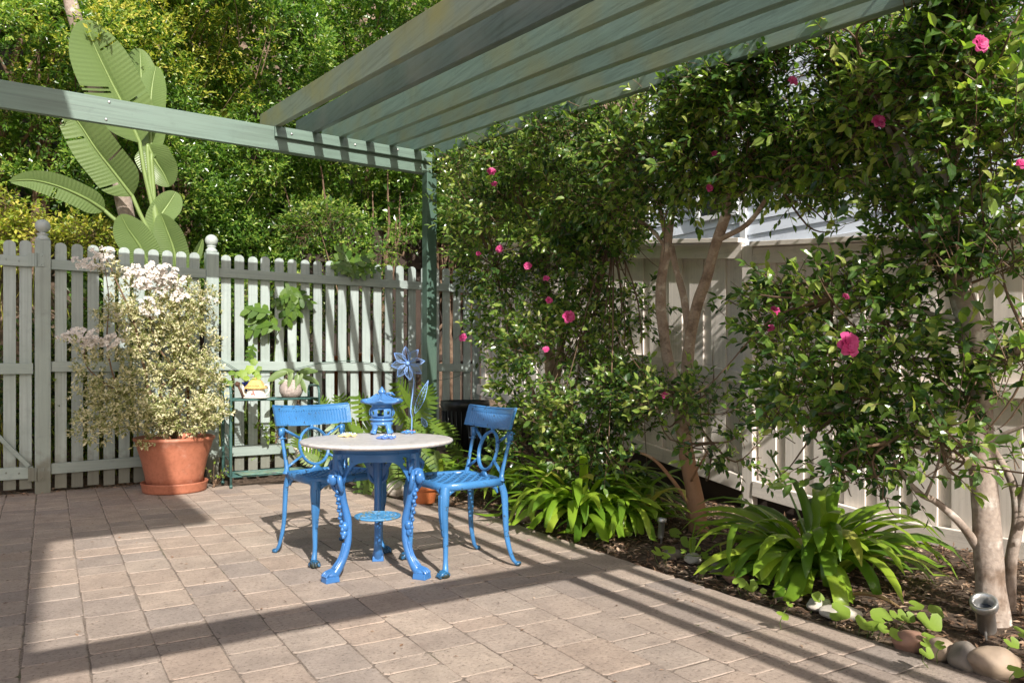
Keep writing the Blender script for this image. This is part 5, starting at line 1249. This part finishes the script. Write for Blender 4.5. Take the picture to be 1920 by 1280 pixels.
philo('split-leaf philodendron behind the lantern, left of the flower stake', onY(700,885,6.3),
  [(690,765,6.2,120,75),(655,800,6.2,160,80),(668,832,6.1,200,80),(700,800,6.2,60,75),(720,830,6.1,10,70),(690,870,6.0,220,85),(725,885,6.0,-60,80),(640,850,6.2,190,70),(690,905,6.0,250,70),(735,860,6.1,20,70),(640,760,6.9,100,45),(608,765,7.0,110,45)], 1)
philo('split-leaf philodendron between the flower stake and the pergola post', onY(785,890,6.1),
  [(762,742,6.1,110,80),(790,765,6.0,60,70),(748,775,6.0,150,60),(775,795,6.0,-20,70),(812,800,6.0,-25,80),(760,815,6.0,200,60),(835,808,6.0,-40,60),(790,830,5.9,-60,70),(800,745,6.1,80,55)], 2)
philo('single bright split philodendron leaf low in front of the pergola post', onY(806,902,6.1),
  [(824,868,5.8,-75,70),(790,905,5.9,200,45),(858,845,6.2,120,50)], 3)
philo('yellow-green cut-leaved plant behind the ring of the left chair', onY(610,905,6.9),
  [(600,870,6.8,40,60),(585,855,6.9,150,50),(618,850,6.9,80,55),(600,895,6.8,-20,55),(560,830,7.0,90,40),(630,885,6.8,10,60)], 4)
t = thing('fatsia_plant', 'broad lobed green leaves poking between the pickets above the plant stand', 'plant', onY(500,760,7.75))
for (px, py, ang, Lp) in ((478,578,165,60),(492,600,150,70),(480,612,190,60),(548,560,-70,60),(560,552,-30,55),(540,575,-95,60),(527,560,200,35),(470,660,250,30),(652,492,110,60),(662,505,-20,45),(640,500,150,40),(672,486,30,50),(690,500,0,40)):
    c = onY(px, py, 7.53); a = R(ang); ax = right*math.cos(a)+up*math.sin(a); L_ = Lp*c.length/F; m_ = MB()
    lobed(m_, c-ax*L_*.5, c+ax*L_*.5, (-.2,-.8,.5), L_*.32, 4, .2); l_ = m_.build('leaf', L_LOBE, t)
    s_ = MB(); b0 = c-ax*L_*.5; s_.tube([b0, b0+Vector((0,.12,-.05)), b0+Vector((0,.25,-.5)), Vector((b0.x,7.95,.1))], .005, 6); s_.build('stalk', M_RIB, l_, smooth=True)
# ---- strap-leaved clumps
def clump(label, c, n, Lr, wd, seed, rx=.16, flow=None, lean=(0,0), grp='strap-leaved clumps in the garden bed', mat=None):
    rg = random.Random(seed); c = Vector(c); t = thing('clivia_plant', label, 'plant', c, 0, grp); m_ = MB()
    for k in range(n):
        a = rg.uniform(0,2*PI); el = R(rg.uniform(28,80)); L_ = rg.uniform(*Lr); d = Vector((math.cos(a)+lean[0], math.sin(a)+lean[1], 0)); d.normalize(); b = c+Vector((d.x,d.y,0))*rg.uniform(0,rx)+Vector((rg.uniform(-.03,.03),rg.uniform(-.03,.03),0))
        pts = [b]; e = el; step = L_/9; bend = R(rg.uniform(9,19)); kink = rg.randint(4,8) if rg.random() < .2 else 99
        for i in range(9):
            pts.append(pts[-1] + d*math.cos(e)*step + Vector((0,0,math.sin(e)*step))); e -= bend*(.45+.13*i)
            if i == kink: e -= R(55)
            if pts[-1].z < c.z+.015: pts[-1].z = c.z+.015+.002*i; e = max(e, R(-3))
        w_ = wd*rg.uniform(.75,1.15); side = Vector((-d.y,d.x,rg.uniform(-.35,.35)))
        m_.strip(pts, [w_*q for q in (.45,.6,.8,.95,1,1,.97,.88,.66,.06)], side, fold=.16)
    m_.build('leaves', mat or L_CLIV, t, smooth=True)
    if flow:
        s_ = MB(); p = onX(*flow); s_.tube(bez([c, c.lerp(p,.5)+Vector((0,0,.04)), p],6), .006, 6)
        for k in range(7): a = k*.9; s_.tube([p, p+Vector((.03*math.cos(a),.03*math.sin(a),.03+.01*(k%2)))], [.003,.006], 5)
        s_.build('flower_stalk', M_RIB, t, smooth=True)
q = onX(1535,1062,3.46)
clump('large sunlit strap-leaved clump between the brown trunk and the pale trunk', (3.46, q.y, .02), 140, (.40,.76), .066, 5, .14, flow=(1448,858,3.5), lean=(-.12,-.1))
clump('strap-leaved clump left of the brown camellia trunk', (3.26, 4.12, .03), 105, (.5,.80), .062, 6, .14, lean=(-.15,-.2))
clump('strap-leaved clump immediately left of the brown trunk base, over the small spotlight', (3.38, 3.80, .02), 64, (.38,.66), .052, 16, .12, lean=(-.1,-.1))
clump('darker strap-leaved clump against the fence behind the brown trunk', (3.75, 4.25, .05), 50, (.45,.72), .05, 7, .12, mat=L_CAM)
clump('small strap-leaved clump behind the right chair seat', (3.05, 5.75, .03), 46, (.35,.6), .042, 8, .1, lean=(-.1,0))
clump('shaded strap-leaved tuft under the leftmost camellia', (3.35, 5.2, .05), 36, (.35,.6), .045, 9, .1)
# ---- kidney-leaved ground plants
def kidney(label, items, seed):
    q = onZ(items[0][0], items[0][1], .03); t = thing('kidney_leaf_plant', label, 'plant', (q.x,q.y,0), 0, 'small kidney-leaved plants along the bed edge'); rg = random.Random(seed)
    for (px, py, rp) in items:
        m_ = MB(); s_ = MB()
        h = rg.uniform(.035,.075); c = onZ(px, py, h); r_ = rp*(c-Vector((0,0,HC))).length/F*.78
        nn_ = Vector((-.25+rg.uniform(-.35,.35), -.45+rg.uniform(-.35,.35), .9)); nn_.normalize(); a0 = rg.uniform(0,6.28); e1 = nn_.cross(Vector((math.cos(a0),math.sin(a0),0))).normalized(); e2 = e1.cross(nn_); n = 15; V = [c]
        for i in range(n):
            a = R(20)+R(320)*i/(n-1); rr_ = r_*(1+.07*math.sin(a*5+px))*(1 if 0 < i < n-1 else .72); V.append(c+(e1*math.cos(a)+e2*math.sin(a))*rr_ + nn_*(.12*r_*math.sin(a*2)+.10*r_))
        m_.add(V, [(0,i,i+1) for i in range(1,n)]); s_.tube([c, Vector((c.x+.01,c.y+.02,h*.5)), Vector((q.x+(c.x-q.x)*.6,c.y+.03,-.02))], .0018, 5)
        l_ = m_.build('leaf', L_KID, t, smooth=True); s_.build('stalk', M_RIB, l_, smooth=True)

kidney('kidney-leaved sprout under the left strap-leaved clump',[(1190,984,15),(1180,1000,8)],1)
kidney('kidney-leaved plant in front of the small steel spotlight',[(1231,1034,14),(1253,1030,17),(1247,1042,12)],2)
kidney('kidney-leaved plant at the foot of the brown trunk',[(1267,1000,16),(1290,1015,18),(1303,1031,14),(1281,1033,8),(1325,1042,14)],3)
kidney('kidney-leaved plant beside the reddish-brown stone',[(1316,1068,12),(1328,1064,12),(1386,1092,15),(1406,1097,17)],4)
kidney('kidney-leaved plant with one large leaf in front of the sunlit strap clump',[(1420,1048,24),(1424,1080,15),(1452,1072,11),(1432,1108,8)],5)
kidney('solitary kidney leaves growing out at the paving edge',[(1467,1154,14),(1479,1112,10),(1480,1132,8)],6)
kidney('kidney-leaved plant by the long pale stone',[(1573,1148,24),(1534,1120,14),(1589,1114,16)],7)
kidney('dense kidney-leaved patch left of the reddish stone',[(1618,1168,20),(1636,1173,16),(1652,1156,22),(1645,1166,14),(1683,1152,16),(1703,1157,14),(1657,1178,13),(1683,1190,18),(1735,1205,12),(1737,1223,15)],8)
kidney('kidney-leaved plant with a big leaf between the strap clump and the pale trunk',[(1743,1163,25),(1716,1136,17),(1754,1147,17),(1740,1195,14)],9)
kidney('kidney leaf growing beside the largest river stone',[(1903,1258,15),(1916,1186,18),(1897,1204,14),(1764,1209,11)],10)
kidney('small light sprout beside the right chair back leg',[(961,944,9),(966,952,8),(955,953,7)],11)
# ---- azalea in the big pot
az = thing('azalea', 'variegated azalea with white blossom clusters growing in the big terracotta pot', 'shrub', pc+Vector((0,0,.43)))
YA = 7.1; st = MB()
def st_(pts, rad): limb(st, [pc+Vector((0,0,.42))]+[onY(x,y,yy) for x,y,yy in pts], rad, 7, 5, .01, 3)
st_([(285,745,7.05),(270,690,7.0),(250,600,7.0),(215,520,7.0),(190,470,7.0)],[.018,.013,.011,.009,.006,.003])
st_([(300,735,7.1),(330,700,7.1),(290,640,7.1),(280,560,7.1),(285,520,7.1)],[.018,.013,.010,.009,.007,.004])
st_([(320,740,7.1),(350,690,7.1),(340,620,7.1),(330,560,7.1)],[.015,.011,.008,.006,.003])
st_([(280,740,7.0),(225,735,7.0),(165,690,6.95),(160,650,6.95),(150,640,6.95)],[.012,.009,.007,.005,.004,.003])
st_([(270,750,7.0),(220,720,7.0),(200,640,7.0),(205,560,7.0),(195,500,7.0)],[.012,.009,.007,.006,.004,.003])
st_([(340,770,7.0),(390,760,7.0)],[.012,.007,.003]); st_([(350,730,7.1),(395,690,7.1)],[.010,.006,.003])
st.build('stems', M_TWIG, az, smooth=True)
rng = np.random.default_rng(17); bl = []
for (px,py,rx,ry,n,yy) in ((320,600,62,48,300,7.1),(350,560,42,36,150,7.1),(280,585,50,40,140,7.1),(300,650,55,38,150,7.1),(365,640,45,50,190,7.1),(340,690,72,30,200,7.05),(375,720,48,30,150,7.0),(345,775,70,36,420,6.85),(395,775,30,30,130,6.95),(385,560,22,30,50,7.1),(240,560,34,44,110,7.0),(215,600,34,26,80,7.0),(200,740,48,30,110,6.95),(215,770,64,36,240,6.9),(180,800,40,30,90,6.85),(185,690,42,28,80,6.95),(255,720,48,34,140,7.0),(240,650,44,34,110,7.0),(270,780,36,26,80,6.9),(205,500,22,16,24,7.0),(390,585,22,22,26,7.1),(285,820,30,18,60,6.85),(150,650,26,10,16,6.95),(160,735,20,10,12,6.9)):
    c = onY(px,py,yy); d = c.length; bl.append((tuple(c),(rx*d*.86/F,.17,ry*d*.86/F),n))
P, D = in_blobs(bl, rng, -.25, 5.0, .2); lf = MB(); sprigs(lf, None, P, D, rng, tl=(.03,.08), k=8, L=.036, W=.018, T=T_SM, spread=1.1, upn=.8, droop=.05); lf.build('foliage', L_VAR, az)
for i, (px,py,rx,ry,n) in enumerate(((160,495,28,12,24),(195,478,16,16,20),(180,500,14,8,8),(285,508,52,16,80),(262,520,34,12,36),(315,525,30,16,36),(300,543,16,14,20),(258,535,26,7,22),(283,578,22,18,34),(345,550,12,12,8),(150,628,38,14,50),(195,640,32,16,46),(165,648,20,12,18),(228,600,12,22,12),(325,558,24,9,10),(300,800,14,10,5),(388,565,14,10,5))):
    c = onY(px,py,6.98); d = c.length; fl = MB(); rg = random.Random(i)
    for k in range(n):
        a = rg.uniform(0,6.28); q_ = math.sqrt(rg.random()); p = c + Vector(RIGHT)*(rx*d*.88/F*q_*math.cos(a)) + Vector((0,0,1))*(ry*d*.88/F*q_*math.sin(a)) + Vector(DEEP)*rg.uniform(-.07,.08)
        nn_ = Vector((-.3,-.6,.5))+Vector((rg.uniform(-.7,.7),rg.uniform(-.4,.4),rg.uniform(-.6,.6))); nn_.normalize(); e1 = nn_.cross(Vector((0,0,1))).normalized(); e2 = e1.cross(nn_)
        for j in range(5):
            b = 2*PI*j/5+k; dd = e1*math.cos(b)+e2*math.sin(b); r_ = rg.uniform(.018,.027); fl.strip([p-nn_*.008, p+dd*r_*.6+nn_*.004, p+dd*r_], [.004,r_*.85,r_*.45], nn_.cross(dd), fold=-.15)
    fl.build('blossom_cluster', P_WHITE, az)
# ---- geranium in the blue pot, strap leaves in the stone pot
def leafset(name, label, base, lst, mat, mode):
    t = thing(name, label, 'plant', base); rg = random.Random(4); m_ = MB(); s_ = MB(); base = Vector(base)
    for (px,py,Y_,ang,Lp) in lst:
        c = onY(px,py,Y_); L_ = Lp*c.length/F; a = R(ang); ax = right*math.cos(a)+up*math.sin(a)+Vector((0,-.25,0))
        if mode == 'round': 
            n = 13; nn_ = Vector((-.3,-.75,.5+rg.uniform(-.3,.3))).normalized(); e1 = nn_.cross(Vector((0,0,1))).normalized(); e2 = e1.cross(nn_); V = [c]
            for i in range(n): b = 2*PI*i/n; V.append(c+(e1*math.cos(b)+e2*math.sin(b))*L_*.42*(1+.16*math.sin(5*b+px))-nn_*.008)
            m_.add(V, [(0,i+1,(i+1)%n+1) for i in range(n)]); s_.tube([c, c.lerp(base,.5)+Vector((0,0,.02)), base], .0025, 5)
        else:
            tip = c+ax*L_*.5; b0 = c-ax*L_*.5; mid = c+Vector((0,0,.02)); m_.strip(bez([b0,mid,tip],4), [q_*L_*.30 for q_ in (.2,.6,.9,1,1,.95,.8,.5,.05)], nrm.cross(ax) if True else right, fold=.2); s_.tube([b0, b0.lerp(base,.6), base], .004, 5)
    m_.build('foliage', mat, t, smooth=True); s_.build('stems', M_RIB, t, smooth=True); return t
leafset('geranium','small green geranium growing in the cobalt blue pot', BLUEPOT-Vector((0,0,.05)), [(455,700,7.05,0,20),(468,692,7.1,0,20),(480,698,7.1,0,16),(445,702,7.1,0,16),(476,678,7.15,0,16),(484,706,7.05,0,14),(462,708,7.0,0,14),(434,698,7.1,0,14),(475,712,7.0,0,12),(486,690,7.1,0,12),(420,712,7.0,0,15),(430,718,7.0,0,13)], L_KID, 'round')
leafset('strap_leaf_plant','arching grey-green leaves in the rounded stone-look pot', STONEPOT-Vector((0,0,.04)), [(520,706,7.1,205,42),(533,700,7.1,10,34),(544,712,7.0,250,28),(555,716,7.0,255,30),(566,722,7.0,-65,32),(562,712,7.0,240,26),(580,700,7.1,15,30),(582,714,7.0,-25,32),(532,718,7.05,190,22),(575,697,7.2,5,28)], L_BAN, 'strap')
# small plants at the fence foot
shrub('seedling','small green weed beside the pot saucer at the fence post',[(tuple(onZ(400,905,.04)),(.09,.05,.04),16)],L_KID,81,.03,.02,5)
shrub('ivy_sprig','pale green climber leaves between pickets behind the plant stand, left',[(tuple(onY(486,800,7.68)),(.05,.05,.16),14)],L_KID,82,.06,.05,5,cat='plant')
shrub('ivy_sprig','pale green climber leaves between pickets behind the plant stand, right',[(tuple(onY(515,815,7.60)),(.07,.05,.12),18)],L_KID,83,.07,.055,5,cat='plant')
# ---- mulch, fallen petals, fence-foot litter
M_MULCH = leafmat('mulch_chip', [(0,(.06,.035,.02)),(.4,(.16,.09,.05)),(.75,(.30,.19,.12)),(1,(.48,.36,.26))], .8, .0)
rng = np.random.default_rng(9); m = 14000
X_ = 2.84+(4.5-2.84)*rng.random(m)**1.15; Y_ = rng.uniform(.6,6.8,m)
Z_ = np.array([bedz(a,b) for a,b in zip(X_,Y_)]); ok = np.array([inpoly(a+.02,b,bedpoly) for a,b in zip(X_,Y_)])
P = np.stack([X_,Y_,Z_+rng.uniform(.002,.018,m)],1)[ok]; k = len(P); mb = MB()
leaves(mb, P, rng.normal(0,1,(k,3))*np.array([1,1,.25]), UP+rng.normal(0,.35,(k,3)), rng.uniform(.018,.055,k), rng.uniform(.008,.020,k), T_SM)
tag(mb.build('mulch', M_MULCH), 'brown bark mulch and leaf litter covering the garden bed', 'mulch', kind='stuff')
m = 900; X_ = rng.uniform(-1.2,4.3,m); Y_ = rng.uniform(7.50,7.8,m); P = np.stack([X_,Y_,rng.uniform(.0,.02,m)+np.where(X_>1.6,.03,0)],1); mb = MB()
leaves(mb, P, rng.normal(0,1,(m,3))*np.array([1,1,.3]), UP+rng.normal(0,.4,(m,3)), rng.uniform(.02,.06,m), rng.uniform(.008,.02,m), T_SM)
tag(mb.build('leaf_litter', M_MULCH), 'dry brown leaf litter along the foot of the picket fence', 'leaf litter', kind='stuff')
m = 150; mb = MB(); c = [onZ(1000+rng.normal(0,60), 975+rng.normal(0,14), .004) for _ in range(m)] ; P = np.array([tuple(q) for q in c]); P = P[P[:,0] < 3.05]; m = len(P); P[:,2] = .006
leaves(mb, P, rng.normal(0,1,(m,3))*np.array([1,1,.1]), UP+rng.normal(0,.2,(m,3)), rng.uniform(.012,.028,m), rng.uniform(.010,.018,m), T_SM)
tag(mb.build('fallen_petals', leafmat('fallen_petal',[(0,(.55,.2,.3)),(1,(.8,.6,.62))],.6,.2)), 'faded pink petals scattered on the pavers at the bed edge', 'petals', kind='stuff')
m = 240; mb = MB(); P = np.stack([rng.uniform(-.5,3.0,m), rng.uniform(1.6,7.2,m), np.full(m,.006)],1)
P = P[[not inpoly(a,b,bedpoly) for a,b in P[:,:2]]]; m = len(P)
leaves(mb, P, rng.normal(0,1,(m,3))*np.array([1,1,.1]), UP+rng.normal(0,.25,(m,3)), rng.uniform(.010,.026,m), rng.uniform(.005,.012,m), T_SM)
tag(mb.build('paving_litter', M_MULCH), 'tiny dry leaf bits scattered over the pavers', 'leaf litter', kind='stuff')
# big fallen dry leaf in the bed
m_ = MB(); a = onZ(1590,1115,.03); b = onZ(1690,1140,.02); m_.strip(bez([a,a.lerp(b,.5)+Vector((0,0,.02)),b],4), [.01,.035,.045,.05,.045,.04,.03,.02,.004], (b-a).cross(Vector((0,0,1))), fold=.3)
tag(m_.build('dry_leaf', plain('dry_strap_leaf',(.50,.32,.16),.7,.2)), 'long curled dry tan leaf lying on the mulch right of the strap clump', 'dead leaf')
